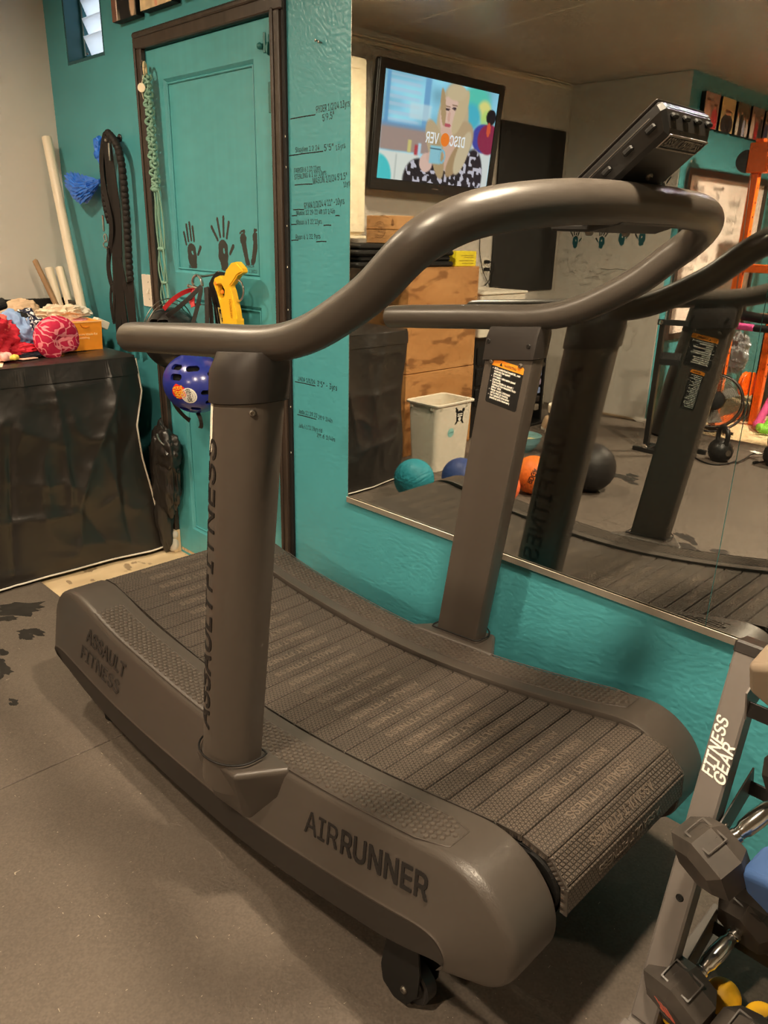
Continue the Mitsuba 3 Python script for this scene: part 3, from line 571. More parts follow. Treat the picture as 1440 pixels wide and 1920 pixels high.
# chassis, wheels and rear feet
add('chassis', join(*[hull([(x, YC + s*h + dy, z) for (x, z) in ((-2.02, .10), (-2.02, .30), (-0.66, .22), (-0.66, .38), (-1.35, .13), (-1.35, .27)) for dy in (-0.012, 0.012)]) for s in (-1, 1) for h in (0.245,)] +
                    [bx((x - 0.03, YC - 0.25, 0.17), (x + 0.03, YC + 0.25, 0.22)) for x in (-1.9, -1.3)]), BLACKM, TM)
for s in (-1, 1):
    y = YC + s*0.300
    wk = add('transport_wheel', lathe([(0.010, -0.019), (0.028, -0.019), (0.031, -0.015), (0.041, -0.016), (0.045, -0.012), (0.045, 0.012), (0.041, 0.016), (0.031, 0.015), (0.028, 0.019), (0.010, 0.019)], 36, (-0.722, y + 0.006, 0.0455), (0, 1, 0)), flat('wheel_rubber', (34, 33, 34), 0.35, 0.5) if s < 0 else 'mat_wheel_rubber', TM, smooth=35)
    plate = Polygon([(-0.052, 0.005), (-0.045, -0.034), (-0.015, -0.052), (0.020, -0.044), (0.046, 0.0), (0.050, 0.06), (0.040, 0.14), (-0.03, 0.14)]).buffer(-0.006).buffer(0.006)
    add('fork_plate', join(*[prism(plate, 0.004, (-0.735, y + e + 0.004, 0.054), (1, 0, 0), (0, 0, 1)) for e in (-0.026, 0.032)]), BLACKM, TM)
    add('axle_bolt', screw((-0.722, y - 0.026, 0.0455), (0, -1, 0), 0.008, 0.006), STEEL, TM)
    add('rear_foot', hull(np.vstack([bx((-2.06, YC + s*0.285 - 0.03, 0.02), (-1.93, YC + s*0.285 + 0.03, 0.13), 0.006).vertices, bx((-2.08, YC + s*0.285 - 0.03, 0.09), (-1.80, YC + s*0.285 + 0.03, 0.16), 0.006).vertices])), SHELLD, TM)
    add('rubber_pad', cyl((-2.00, YC + s*0.285, 0.0), (-2.00, YC + s*0.285, 0.022), 0.032, 20, 0.003), BLACKM, TM)
# ---------------------------------------------------------------- the covered bench in the corner and what lies on it
scene['mat_print'] = {'type': 'twosided', 'bsdf': {'type': 'principled', 'base_color': {'type': 'mesh_attribute', 'name': 'vertex_color'}, 'roughness': 0.45, 'specular': 0.35}}
def printed(name, origin, x, y, w, h, fn, parent=None, nu=70, nv=70, **kw):
    """A flat print: fn(u, v) gives sRGB 0..255 colours for arrays u, v in 0..1."""
    u, v = np.meshgrid(np.linspace(0, 1, nu), np.linspace(0, 1, nv), indexing='ij')
    c = s2l(*[0, 0, 0]) if False else np.clip(fn(u, v), 0, 255)/255; c = np.where(c < 0.04045, c/12.92, ((c + 0.055)/1.055)**2.4)
    x, y = unit(x), unit(y); P = np.asarray(origin) + u[..., None]*w*x + v[..., None]*h*y
    return add(name, grid(P), 'mat_print', parent, color=c.reshape(-1, 3), **kw)
def paint(base):
    class C:
        def __init__(s, u): s.a = np.ones(u.shape + (3,))*np.array(base, float)
        def on(s, m, c, k=1.0): s.a = s.a*(1 - (k*m)[..., None]) + np.array(c, float)*(k*m)[..., None]
    return C
def ell(u, v, cu, cv, ru, rv, ang=0.0, soft=0.12):
    ca, sa = math.cos(ang), math.sin(ang); du, dv = u - cu, v - cv; a, b = (du*ca + dv*sa)/ru, (-du*sa + dv*ca)/rv
    return np.clip((1 + soft - np.sqrt(a*a + b*b))/soft, 0, 1)
def rect(u, v, u0, u1, v0, v1, soft=0.01):
    f = lambda t: np.clip(t/soft + 0.5, 0, 1); return f(u - u0)*f(u1 - u)*f(v - v0)*f(v1 - v)
NYLON = mat('black_nylon', lambda p, n, uv: mix(s2l(30, 27, 25), s2l(42, 38, 35), fbm(p.x*6, p.y*6, p.z*6)), 0.36, 0.6, bump=lambda p, n, uv: 0.004*fbm(p.x*16, p.y*16, p.z*16, octaves=3) + 0.00015*noise(p.x*900, p.y*900, p.z*900), sheen=0.25)
PIPING = flat('white_piping', (214, 206, 194), 0.5)
FOLDS = [(-.17, .88, -.37, .456, .075, .040), (-.37, .456, -.44, .279, .05, .03), (-.485, .832, -.468, .577, .012, .014), (-.468, .577, -.463, .273, .014, .018), (-.75, .73, -.493, .592, .06, .022), (-.76, .292, -.464, .266, .02, .018),
         (-.669, .686, -.729, .02, .012, -.016), (-.228, .329, -.347, .257, .016, .014), (-.262, .716, -.231, .548, .016, .012), (-.235, .38, -.214, .07, .014, -.016), (-.552, .797, -.286, .82, .012, .010), (-.42, .30, -.30, .05, .05, -.022),
         (-.30, .50, -.25, .30, .03, .016), (-.56, .52, -.55, .30, .02, .012), (-.60, .10, -.40, .06, .02, .012), (-.1, .66, -.2, .5, .03, -.02), (-1.05, .8, -1.2, .3, .04, .03), (-1.4, .85, -1.3, .4, .03, .025), (-1.6, .6, -1.45, .2, .05, .03), (-1.2, .25, -1.7, .3, .03, .02)]
def fold_push(y, z):
    out = np.zeros_like(y)
    for a, b, c, d, w, amp in FOLDS:
        px, pz = c - a, d - b; L = px*px + pz*pz; t = np.clip(((y - a)*px + (z - b)*pz)/L, 0, 1); dist = np.hypot(y - a - t*px, z - b - t*pz)
        out += amp*np.exp(-dist/w)*(0.35 + 0.65*np.sin(PI*np.clip(t, 0.08, 0.92)))
    q = np.stack([y*2.6, z*2.6, np.zeros_like(y)], -1)
    rid = 1 - np.abs(2*meshkit.noise(q + [y.min()*0, 3.1, 0], 5) - 1); rid2 = 1 - np.abs(2*meshkit.noise(q*2.3 + 7, 8) - 1)
    return out + 0.018*rid**3 + 0.010*rid2**4
def bench_cover():
    y0, y1, zt, xf, xb = -0.125, -1.56, 0.912, -3.085, -3.875
    ny, nz = 150, 70
    ys = np.linspace(0, 1, ny); zs = np.linspace(0, 1, nz)
    P = []
    for t in zs:
        z = zt*(1 - t) + 0.012*t
        e0 = np.interp(z, [0, .14, .30, .46, .608, .755, .94], [-.045, -.075, -.100, -.130, -.142, -.105, -.125]); e1 = y1 - 0.02*math.sin(z*9) - 0.03*(1 - z)
        y = e0 + (e1 - e0)*ys
        edge = np.minimum(np.minimum(ys, 1 - ys)*20, 1); tt = np.minimum(t*9, 1)
        x = xf - 0.012 + (fold_push(y, np.full_like(y, z)) - 0.008)*edge*tt + 0.030*(t**2)*np.interp(y, [-1.85, -1.2, -.6, -.1], [-4.0, 0.0, -1.2, 0.6])*0.6
        P.append(np.c_[x, y, np.full_like(y, z)])
    front = np.array(P)
    top = []
    for s in np.linspace(1, 0, 24):
        x = xb + (front[0, :, 0] - xb)*s; y = front[0, :, 1]; sag = -0.012*np.sin(PI*s)*np.sin(PI*np.clip(ys, 0, 1)) + 0.004*meshkit.fbm(np.c_[x*9, y*9, x*0], 3)
        top.append(np.c_[x, y, zt + sag*(s < 0.99) - 0.006*(s > 0.985)])
    top = np.array(top)[::-1]
    ends = []
    for j in (0, -1):
        e = []
        for i in range(nz):
            a = front[i, j]; b = V(xb, top[0, j, 1] + (0.045 if j == 0 else -0.03)*(i/nz), a[2]); s = np.linspace(0, 1, 22)[:, None]; q = a + (b - a)*s
            q[:, 1] += (0.020*np.sin(s[:, 0]*9 + a[2]*7) + 0.02*meshkit.fbm(np.c_[q[:, 0]*5, q[:, 2]*5, q[:, 0]*0], 3))*np.sin(PI*s[:, 0])*(0.7 if j == 0 else -1)*min(1, i/12)
            e.append(q)
        ends.append(np.array(e))
    k = add('covered_bench', join(grid(np.vstack([top, front[1:]])), grid(ends[0]), grid(ends[1])), NYLON, smooth=42, label='long bench along the pale wall under a wrinkled black nylon cover', cat='bench')
    e = front[:, 0] + np.array([0.004, 0.002, 0]); hem = front[-1] + np.array([0.005, 0, 0.003])
    path = np.vstack([e[1:-2], [e[-2] + np.array([0.002, -0.006, 0])], hem[1:]])
    add('piping', tube(path, 0.0042, 7), PIPING, k, smooth=True, label='thin white piping along its edge')
    add('hem_band', grid(np.array([front[1] + [0.006, 0, 0.002], front[6] + [0.0085, 0, 0]])), NYLON, k)
bench_cover()
BT = 0.914
def crumple(c, r, scale, amp, seed, freq=6.0, sub=4, floor=None):
    m = trimesh.creation.icosphere(subdivisions=sub); v = m.vertices.copy()
    n1 = 1 - np.abs(2*meshkit.noise(v*freq*0.5 + seed*7.3, seed) - 1); n2 = 1 - np.abs(2*meshkit.noise(v*freq + seed*3.1, seed + 9) - 1); n3 = meshkit.fbm(v*1.6 + seed, 3, seed)
    v = v*(1 + amp*(0.9*n1**2 + 0.45*n2**2 - 0.6) + 0.5*(n3 - 0.5))[:, None]*np.asarray(scale)*r + c
    if floor is not None: v[:, 2] = np.maximum(v[:, 2], floor + 0.002*meshkit.noise(v*40, 2))
    m.vertices = v; return m
REDF = flat('red_fabric', (205, 44, 62), 0.6, 0.3, sheen=0.5); CORAL = flat('coral_fabric', (226, 104, 96), 0.6, 0.3, sheen=0.5)
tk = add('red_jacket', crumple((-3.36, -0.66, 0.985), 0.16, (0.95, 0.9, 0.72), 0.32, 3, floor=BT), REDF, smooth=True, label='crumpled red jacket with coral panels at the edge of the bench', cat='jacket')
add('coral_panel', crumple((-3.375, -0.62, 1.045), 0.115, (0.9, 0.75, 0.66), 0.25, 5, floor=BT), CORAL, tk, smooth=True)
add('sleeve', crumple((-3.285, -0.535, 0.945), 0.055, (0.7, 1.5, 0.5), 0.3, 6, floor=BT), REDF, tk, smooth=True)
def coral_line(p, s):
    a = fbm(p.x*s, p.y*s, p.z*s, octaves=2); b = fbm(p.x*s + 5.2, p.y*s + 1.3, p.z*s + 2.8, octaves=2)
    q = noise(p.x*s*1.6 + a*3.0, p.y*s*1.6 + b*3.0, p.z*s*1.6); return smoothstep(0.10, 0.05, dr.abs(q - 0.5))
PILF = mat('coral_print', lambda p, n, uv: mix(s2l(190, 36, 70), s2l(240, 140, 150), coral_line(p, 24.0)), 0.7, 0.3, sheen=0.6)
def neck_pillow():
    th = np.linspace(-0.25, 1.50*PI, 40); path = np.c_[-3.285 + 0.004*np.cos(th), -0.372 + 0.052*np.cos(th), BT + 0.066 + 0.046*np.sin(th)]
    path[:, 0] += 0.035*np.sin(th*0.5); r = 0.040 + 0.010*np.sin(np.linspace(0, PI, 40)); r[0] *= 0.55; r[1] *= 0.8; r[-1] *= 0.55; r[-2] *= 0.8
    m = join(tube(path, r, 20), crumple((-3.265, -0.36, BT + 0.058), 0.062, (0.65, 1.3, 0.85), 0.04, 8, 3, 3, BT)); return m
add('neck_pillow', neck_pillow(), PILF, smooth=50, label='puffy pink and red coral-print pillow in front of the orange box', cat='pillow')
BLUEF = flat('pale_blue_fabric', (140, 168, 212), 0.6, 0.3, sheen=0.4)
BWF = mat('black_white_print', lambda p, n, uv: mix(s2l(28, 32, 56), s2l(222, 220, 222), coral_line(p, 30.0)), 0.65, 0.3)
sk = add('swim_shirt', crumple((-3.41, -0.485, 0.985), 0.115, (0.8, 0.55, 0.85), 0.2, 12, floor=BT), BLUEF, smooth=True, label='pale blue swim shirt with a black and white coral print, beside the red jacket', cat='shirt')
add('printed_panel', crumple((-3.42, -0.425, 0.995), 0.105, (0.8, 0.52, 0.9), 0.2, 13, floor=BT), BWF, sk, smooth=True)
add('dark_band', crumple((-3.40, -0.462, 1.055), 0.045, (0.9, 1.0, 0.6), 0.2, 14), BLACKM, sk, smooth=True)
OBOX = flat('orange_card', (240, 150, 44), 0.5, 0.35)
ok = add('orange_box', hull(np.vstack([bx((-3.47, -0.325, BT), (-3.325, -0.152, BT + 0.004)).vertices, bx((-3.475, -0.328, BT + 0.118), (-3.320, -0.148, BT + 0.120)).vertices])), OBOX, label='open orange cardboard box with pale lettering, beside the coral-print pillow', cat='box')
add('rim', join(bx((-3.478, -0.331, BT + 0.119), (-3.318, -0.327, BT + 0.123)), bx((-3.478, -0.149, BT + 0.119), (-3.318, -0.145, BT + 0.123)), bx((-3.322, -0.331, BT + 0.119), (-3.318, -0.145, BT + 0.123))), flat('pale_orange', (250, 196, 130)), ok)
add('lettering', join(text('Dinnerware Made for', 0.0095, (-3.3215, -0.295, BT + 0.064), (0, 1, 0), (0, 0, 1), 0.0008, True, width=0.125), text('nothing', 0.009, (-3.3215, -0.258, BT + 0.050), (0, 1, 0), (0, 0, 1), 0.0008, True, width=0.05)), flat('pale_letters', (252, 206, 140)), ok)
add('handle_slot', tube(np.array([[-3.3195, -0.245, BT + 0.112], [-3.3188, -0.237, BT + 0.100], [-3.3188, -0.220, BT + 0.096], [-3.3190, -0.206, BT + 0.101]]), 0.002, 6), flat('slot_orange', (206, 112, 22)), ok, smooth=True)
TISS = flat('tissue_paper', (226, 206, 180), 0.8, 0.2)
add('tissue_wrap', crumple((-3.43, -0.285, 1.062), 0.075, (0.75, 1.25, 0.52), 0.35, 21), TISS, smooth=25, label='crumpled beige tissue paper heaped behind the orange box', cat='paper')
add('white_sleeve', join(crumple((-3.50, -0.195, 1.055), 0.055, (0.7, 1.4, 0.55), 0.3, 22)), OFFW, smooth=25, label='crumpled off-white paper sleeve against the teal wall end of the orange box', cat='paper')
add('white_carton', rot(cb((-3.40, -0.115, 1.018), (0.05, 0.060, 0.035), 0.003), -0.45, [1, 0, 0], (-3.40, -0.12, 1.018)), OFFW, label='small white carton sticking out past the orange box', cat='carton')
add('pink_scarf', crumple((-3.42, -0.245, 1.032), 0.05, (1.0, 1.5, 0.3), 0.2, 24), flat('pink_fabric', (222, 150, 150), 0.7), smooth=True, label='pink cloth spilling over the top of the orange box', cat='cloth')
dk = add('display_case', join(bx((-3.80, -0.79, BT), (-3.785, -0.10, 1.10), 0.003), bx((-3.80, -0.79, BT), (-3.60, -0.10, BT + 0.012), 0.003), bx((-3.80, -0.115, BT), (-3.60, -0.10, 1.095), 0.003), bx((-3.80, -0.79, BT), (-3.60, -0.775, 1.095), 0.003)), BLACK, label='open black tray standing at the back of the bench against the wall', cat='tray')
add('beige_shoe', crumple((-3.66, -0.36, 1.06), 0.055, (0.8, 1.4, 0.9), 0.15, 26), flat('beige_leather', (216, 184, 150), 0.6), smooth=True, label='beige shoe resting in the black tray', cat='shoe')
add('black_strap_roll', rot(cyl((-3.52, -0.53, 1.10), (-3.52, -0.47, 1.105), 0.024, 16, 0.004), 0.2, [1, 0, 0], (-3.52, -0.5, 1.1)), BLACKM, label='small black roll on top of the heap of clothes', cat='roll')
add('flower_hair_tie', join(*[ico((-3.205 + 0.016*math.cos(a), -0.618 + 0.02*math.sin(a), BT + 0.022 + 0.005*math.sin(3*a)), 0.017, 2) for a in np.arange(6)*PI/3]), flat('pale_pink', (238, 180, 172), 0.6), smooth=True, label='pale pink flower hair tie at the left edge of the bench', cat='hair tie')
add('yellow_blossom', join(*[ico((-3.19 + 0.009*math.cos(a), -0.583 + 0.010*math.sin(a), BT + 0.018), 0.011, 2) for a in np.arange(5)*2*PI/5]), flat('soft_yellow', (240, 210, 96), 0.6), smooth=True, label='small yellow fabric blossom next to the pink hair tie', cat='hair tie')
add('cream_envelope', prism([(-3.26, -0.80), (-3.12, -0.80), (-3.115, -0.655), (-3.215, -0.615)], 0.003, (0, 0, BT - 0.004)), flat('cream_paper', (238, 224, 190), 0.7), label='cream envelope lying at the front edge of the bench', cat='envelope')
add('pink_card', rot(cb((-3.235, -0.515, BT + 0.002), (0.045, 0.070, 0.003), 0.0005), 0.25, [0, 0, 1], (-3.235, -0.515, BT)), flat('pink_card', (226, 176, 156), 0.6), label='small pink card lying flat in front of the pillow', cat='card')
add('navy_cloth', crumple((-3.29, -0.50, 0.925), 0.05, (0.9, 1.4, 0.35), 0.2, 31, floor=BT), flat('navy_fabric', (42, 48, 64), 0.7), smooth=True, label='dark navy cloth tucked under the red jacket', cat='cloth')
PIPEW = flat('white_pipe', (226, 212, 188), 0.4, 0.45)
pk = add('white_pipe', tube(np.array([[-3.845, -0.075, 1.800], [-3.70, -0.095, 1.36], [-3.565, -0.105, 0.93]]), 0.0215, 20), PIPEW, smooth=40, label='long white pipe leaning in the corner by the teal wall', cat='pipe')
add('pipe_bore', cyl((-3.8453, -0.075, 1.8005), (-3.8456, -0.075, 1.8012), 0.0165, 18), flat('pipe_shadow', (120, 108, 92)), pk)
WOOD = mat('wood_stick', lambda p, n, uv: mix(s2l(150, 116, 84), s2l(176, 142, 108), fbm(p.x*40, p.y*40, p.z*6)), 0.55, 0.3)
add('wooden_stick', tube(np.array([[-3.79, -0.222, 1.272], [-3.788, -0.219, 1.268], [-3.72, -0.165, 1.05], [-3.66, -0.14, BT]]), [0.008, 0.0125, 0.0125, 0.0125], 12), WOOD, smooth=40, label='round wooden stick leaning behind the clothes', cat='stick')
for i, (a, b, r) in enumerate((((-3.80, -0.155, 1.236), (-3.70, -0.140, BT), 0.019), ((-3.80, -0.104, 1.237), (-3.665, -0.105, BT), 0.019))):
    add('paper_roll', cyl(a, b, r, 18, 0.001), PIPEW, smooth=40, label=['white rolled tube next to the wooden stick', 'white rolled tube between its twin and the long pipe'][i], cat='tube')
# ---------------------------------------------------------------- things on the teal wall left of the door
sw = add('light_switch', prism(rounded_rect(0.112, 0.132, 0.006), 0.006, (-3.140, 0, 1.170), *FRONT), OFFW, label='cream light switch plate left of the door trim', cat='light switch')
add('toggle', join(bx((-3.146, -0.009, 1.158), (-3.134, -0.005, 1.182), 0.001), hull([(-3.144, -0.006, 1.166), (-3.136, -0.006, 1.166), (-3.144, -0.019, 1.160), (-3.136, -0.019, 1.160), (-3.144, -0.008, 1.178), (-3.136, -0.008, 1.178)])), OFFW, sw)
for z in (1.205, 1.135): add('screw', screw((-3.140, -0.006, z), (0, -1, 0), 0.003, 0.0012), STEEL, sw)
def canvas(x0, x1, z0, h, fn, label):
    k = add('canvas_print', bx((x0, -0.036, z0), (x1, -0.0005, z0 + h), 0.002), BLACKM, label=label, cat='canvas print', group='canvas prints above the door')
    printed('print', (x0 + 0.001, -0.0364, z0 + 0.001), (1, 0, 0), (0, 0, 1), x1 - x0 - 0.002, h - 0.002, fn, k, 40, 60)
def photo_pair(u, v):
    p = paint((120, 108, 90))(u); p.on(ell(u, v, .18, .55, .2, .5), (34, 30, 30)); p.on(ell(u, v, .18, .50, .11, .17), (214, 160, 130)); p.on(ell(u, v, .1, .12, .14, .22), (120, 84, 70)); p.on(rect(u, v, .2, .23, 0, .35), (230, 220, 210))
    p.on(ell(u, v, .62, .2, .3, .38), (26, 24, 26)); p.on(ell(u, v, .62, .66, .09, .14), (206, 150, 122)); p.on(ell(u, v, .86, .14, .1, .14), (200, 170, 140)); return p.a
def photo_sand(u, v):
    p = paint((212, 190, 150))(u); p.a = p.a*(0.9 + 0.2*meshkit.noise(np.stack([u*14, v*22, u*0], -1), 4))[..., None]; p.on(ell(u, v, .47, .44, .11, .28), (60, 44, 60)); p.on(ell(u, v, .5, .2, .06, .2, .1), (220, 160, 130)); p.on(ell(u, v, .46, .78, .07, .09), (90, 64, 44)); p.on(rect(u - 0.3*(0.6 - v), v, .2, .23, .1, .9), (244, 236, 220)); return p.a
def photo_group(u, v):
    p = paint((196, 196, 150))(u); p.on(ell(u, v, .14, .2, .16, .4), (214, 140, 104)); p.on(ell(u, v, .4, .2, .2, .45), (50, 44, 52)); p.on(ell(u, v, .66, .28, .14, .42), (70, 60, 70)); p.on(ell(u, v, .4, .72, .08, .11), (212, 160, 130)); p.on(ell(u, v, .66, .74, .08, .1), (206, 150, 120)); return p.a
canvas(-3.205, -3.018, 2.168, 0.29, photo_pair, 'canvas photo print of a couple, nearest the louvre window')
canvas(-2.985, -2.762, 2.172, 0.29, photo_sand, 'canvas photo print of a sandy scene, middle of three over the door')
canvas(-2.735, -2.510, 2.176, 0.29, photo_group, 'canvas photo print of a group on grass, third from the louvre window')
MAC = flat('sage_cord', (122, 158, 140), 0.8, 0.2, sheen=0.4)
mk = thing('macrame_hanger', 'long sage green braided cord hanger on the left door trim', 'wall hanging')
ring = torus_arc((-2.975, -0.040, 1.985), (0.75, -0.66, 0), (0, 0, 1), 0.022, 0.0045, n=28, m=8)
add('wooden_ring', ring, flat('pale_wood', (222, 200, 158), 0.5), mk, smooth=True)
add('wall_hook', join(cyl((-3.005, -0.022, 2.000), (-3.005, -0.028, 2.000), 0.011, 14, 0.002), tube(np.array([[-3.005, -0.028, 2.0], [-2.995, -0.045, 1.997], [-2.982, -0.048, 2.004], [-2.978, -0.047, 2.013]]), 0.0035, 8)), STEEL, mk, smooth=40)
def mac_x(z): return float(np.interp(z, [1.10, 1.5, 1.96], [-2.944, -2.962, -2.972]))
braid = []
for s in range(4):
    ph = s*PI/2; zz = np.linspace(1.965, 1.565, 120); q = (1.965 - zz)*2*PI/0.030 + ph
    braid.append(tube(np.c_[[mac_x(z) for z in zz] + 0.019*np.sin(q*0.5)*np.where(s % 2, 1, -1) + 0.004*np.cos(q), -0.036 - 0.009*np.cos(q*0.5 + ph), zz], 0.0052, 6))
add('braid', join(*braid), MAC, mk, smooth=True)
knots = []
for z in np.arange(1.955, 1.57, -0.0165): knots.append(ico((mac_x(z) + 0.016, -0.040, z), 0.0088, 1, (1, 0.8, 0.7))); knots.append(ico((mac_x(z) - 0.014, -0.040, z - 0.008), 0.0088, 1, (1, 0.8, 0.7)))
add('knots', join(*knots), MAC, mk, smooth=True, kind='stuff')
def strand(off, z0, z1, bulge, ph): 
    zz = np.linspace(z0, z1, 26); t = np.linspace(0, 1, 26); return tube(np.c_[[mac_x(z) for z in zz] + off*(1 + bulge*np.sin(PI*t)), -0.036 + 0.006*np.sin(ph + 3*t), zz], 0.0036, 6)
for off in (-0.020, -0.012, -0.004, 0.004, 0.012, 0.020): add('strand', strand(off, 1.565, 1.345, 0.15, off*300), MAC, mk, smooth=True)
for off in (-0.018, -0.009, 0.0, 0.009, 0.018): add('strand', strand(off, 1.345, 1.215, 0.5, off*200), MAC, mk, smooth=True)
for off in (-0.015, -0.007, 0.001, 0.008, 0.015): add('strand', strand(off, 1.215, 1.105, 0.9, off*200), MAC, mk, smooth=True)
for z, w in ((1.565, 0.024), (1.345, 0.022), (1.215, 0.019), (1.118, 0.015)): add('wrap_knot', ico((mac_x(z), -0.037, z), w, 2, (1, 0.6, 0.42)), MAC, mk, smooth=True)
add('tassel', lathe([(0.003, 1.128), (0.011, 1.12), (0.010, 1.108), (0.012, 1.095), (0.016, 1.075), (0.004, 1.074)], 14, (mac_x(1.1), -0.036, 0)), MAC, mk, smooth=30)
add('tag', join(cyl((-2.988, -0.052, 1.922), (-2.986, -0.055, 1.922), 0.016, 20, 0.0006), tube(np.array([[-2.975, -0.046, 1.965], [-2.983, -0.052, 1.94], [-2.987, -0.053, 1.93]]), 0.0014, 6), tube(np.array([[-2.968, -0.048, 1.966], [-2.980, -0.052, 1.946], [-2.992, -0.05, 1.905], [-2.991, -0.046, 1.885]]), 0.0014, 6)), CREAM, mk, smooth=40)
# leashes on a hook
WEB = flat('black_webbing', (34, 30, 28), 0.65, 0.3)
lk = thing('dog_leash', 'black ruffled dog leash bundle hanging on a wall hook, padded and flat straps', 'leash')
add('wall_hook', join(cyl((-3.292, -0.0005, 1.772), (-3.292, -0.006, 1.772), 0.016, 16, 0.002), tube(np.array([[-3.292, -0.006, 1.772], [-3.288, -0.05, 1.766], [-3.285, -0.062, 1.776]]), 0.005, 8)), BLACK, lk, smooth=40)
def ruffled(pts, r, waves):
    p = spline(pts, 150); t = np.linspace(0, waves*1.4*2*PI, 150); p[:, 0] += 0.0028*np.sin(t); return tube(p, r*(1 + 0.10*np.sin(t + 0.6*np.sin(t*0.37))), 12)
add('padded_strap', ruffled([(-3.285, -0.060, 1.785), (-3.330, -0.055, 1.735), (-3.352, -0.05, 1.688), (-3.378, -0.05, 1.585), (-3.374, -0.05, 1.500), (-3.360, -0.046, 1.44)], 0.0135, 12), WEB, lk, smooth=True)
add('padded_strap', ruffled([(-3.280, -0.060, 1.785), (-3.235, -0.058, 1.755), (-3.207, -0.055, 1.711), (-3.199, -0.05, 1.601), (-3.200, -0.05, 1.478), (-3.209, -0.05, 1.331), (-3.215, -0.05, 1.200)], 0.0145, 20), WEB, lk, smooth=True)
for pts, w in (([(-3.217, -0.05, 1.21), (-3.217, -0.05, 1.05), (-3.219, -0.047, 0.925)], 0.034), ([(-3.285, -0.062, 1.785), (-3.300, -0.058, 1.68), (-3.318, -0.05, 1.48), (-3.335, -0.05, 1.26), (-3.355, -0.05, 1.03), (-3.361, -0.048, 0.92)], 0.036),
               ([(-3.275, -0.064, 1.78), (-3.262, -0.062, 1.62), (-3.262, -0.056, 1.45), (-3.290, -0.055, 1.25), (-3.300, -0.05, 1.05), (-3.285, -0.05, 0.92)], 0.030), ([(-3.290, -0.066, 1.78), (-3.335, -0.066, 1.55), (-3.320, -0.062, 1.42), (-3.372, -0.06, 1.30), (-3.378, -0.055, 1.18)], 0.022),
               ([(-3.378, -0.055, 1.18), (-3.400, -0.055, 1.13), (-3.402, -0.055, 1.06), (-3.396, -0.052, 1.01)], 0.012), ([(-3.372, -0.055, 1.18), (-3.362, -0.06, 1.12), (-3.376, -0.06, 1.06), (-3.393, -0.052, 1.02)], 0.012), ([(-3.28, -0.058, 1.30), (-3.25, -0.05, 1.1), (-3.235, -0.05, 0.92)], 0.02)):
    add('flat_strap', strap(spline(pts, 36), w, 0.003, (0.92, 0.35, 0.0)), WEB, lk)
add('metal_clip', join(tube(np.array([[-3.258, -0.07, 1.745], [-3.256, -0.072, 1.71], [-3.254, -0.072, 1.68]]), 0.004, 8), ico((-3.276, -0.072, 1.757), 0.007, 1)), CHROME, lk, smooth=True)
add('snap_hook', join(cyl((-3.376, -0.068, 1.462), (-3.374, -0.070, 1.405), 0.0042, 10, 0.001), torus_arc((-3.366, -0.070, 1.380), (1, 0, 0), (0, 0, 1), 0.014, 0.0028, n=22, m=7), torus_arc((-3.362, -0.070, 1.350), (0.6, 0.8, 0), (0, 0, 1), 0.013, 0.0026, n=22, m=7), ico((-3.376, -0.068, 1.466), 0.006, 1)), CHROME, lk, smooth=40)
add('end_tab', strap(np.array([[-3.362, -0.067, 1.342], [-3.366, -0.064, 1.31], [-3.368, -0.062, 1.285]]), 0.022, 0.006, (1, -0.3, 0)), WEB, lk)
BAGB = flat('blue_film', (44, 108, 206), 0.28, 0.6)
bag = crumple((0, 0, 0), 1.0, (1, 1, 1), 0.55, 41, 8.0, 5); v = bag.vertices.copy(); t = np.clip((v[:, 0] + 1)/2, 0, 1)
w = np.interp(t, [0, .2, .5, .8, .92, 1], [0.9, 1.0, 0.75, 0.42, 0.22, 0.28]); v = np.c_[-3.700 + 0.300*t, -0.055 + v[:, 1]*0.030*w, np.interp(t, [0, .35, .7, 1], [1.612, 1.580, 1.590, 1.606]) + v[:, 2]*0.055*w]
bag.vertices = v
add('blue_waste_bag', bag, BAGB, smooth=28, label='crumpled blue plastic bag tied halfway down the leash bundle', cat='plastic bag')
bag = crumple((-3.372, -0.052, 1.728), 0.050, (0.55, 0.5, 0.95), 0.35, 43, 5.0, 3)
add('blue_waste_bag', bag, BAGB, smooth=28, label='small blue plastic bag tucked beside the leash hook', cat='plastic bag')
# ---------------------------------------------------------------- helmets, saw and clips hanging on the door
def on_shell(c, radii, d, poly_or_mesh, turn=0.0, lift=0.0015, thick=0.0008, n_sub=0.012):
    """Lay a flat shape (2-D polygon, or a lettering mesh in xy) on an ellipsoid around c, facing d."""
    m = poly_or_mesh if isinstance(poly_or_mesh, trimesh.Trimesh) else prism(poly_or_mesh, 1.0)
    m = m.copy(); m.vertices = m.vertices*[1, 1, 1e-4]; m = m.subdivide_to_size(n_sub, max_iter=8); v = m.vertices*[1, 1, 1e4]; radii = np.asarray(radii)
    d = unit(d); up = unit(V(0, 0, 1) - d[2]*d); side = np.cross(up, d); ca, sa = math.cos(turn), math.sin(turn)
    a, b = v[:, 0]*ca - v[:, 1]*sa, v[:, 0]*sa + v[:, 1]*ca; base = d*radii.mean()
    q = base + a[:, None]*side + b[:, None]*up; q = q/np.linalg.norm(q/radii, axis=1, keepdims=True); nn = q/radii**2; nn /= np.linalg.norm(nn, axis=1, keepdims=True)
    m.vertices = np.asarray(c) + q + nn*(lift + thick*np.clip(v[:, 2:3], 0, 1)); return m
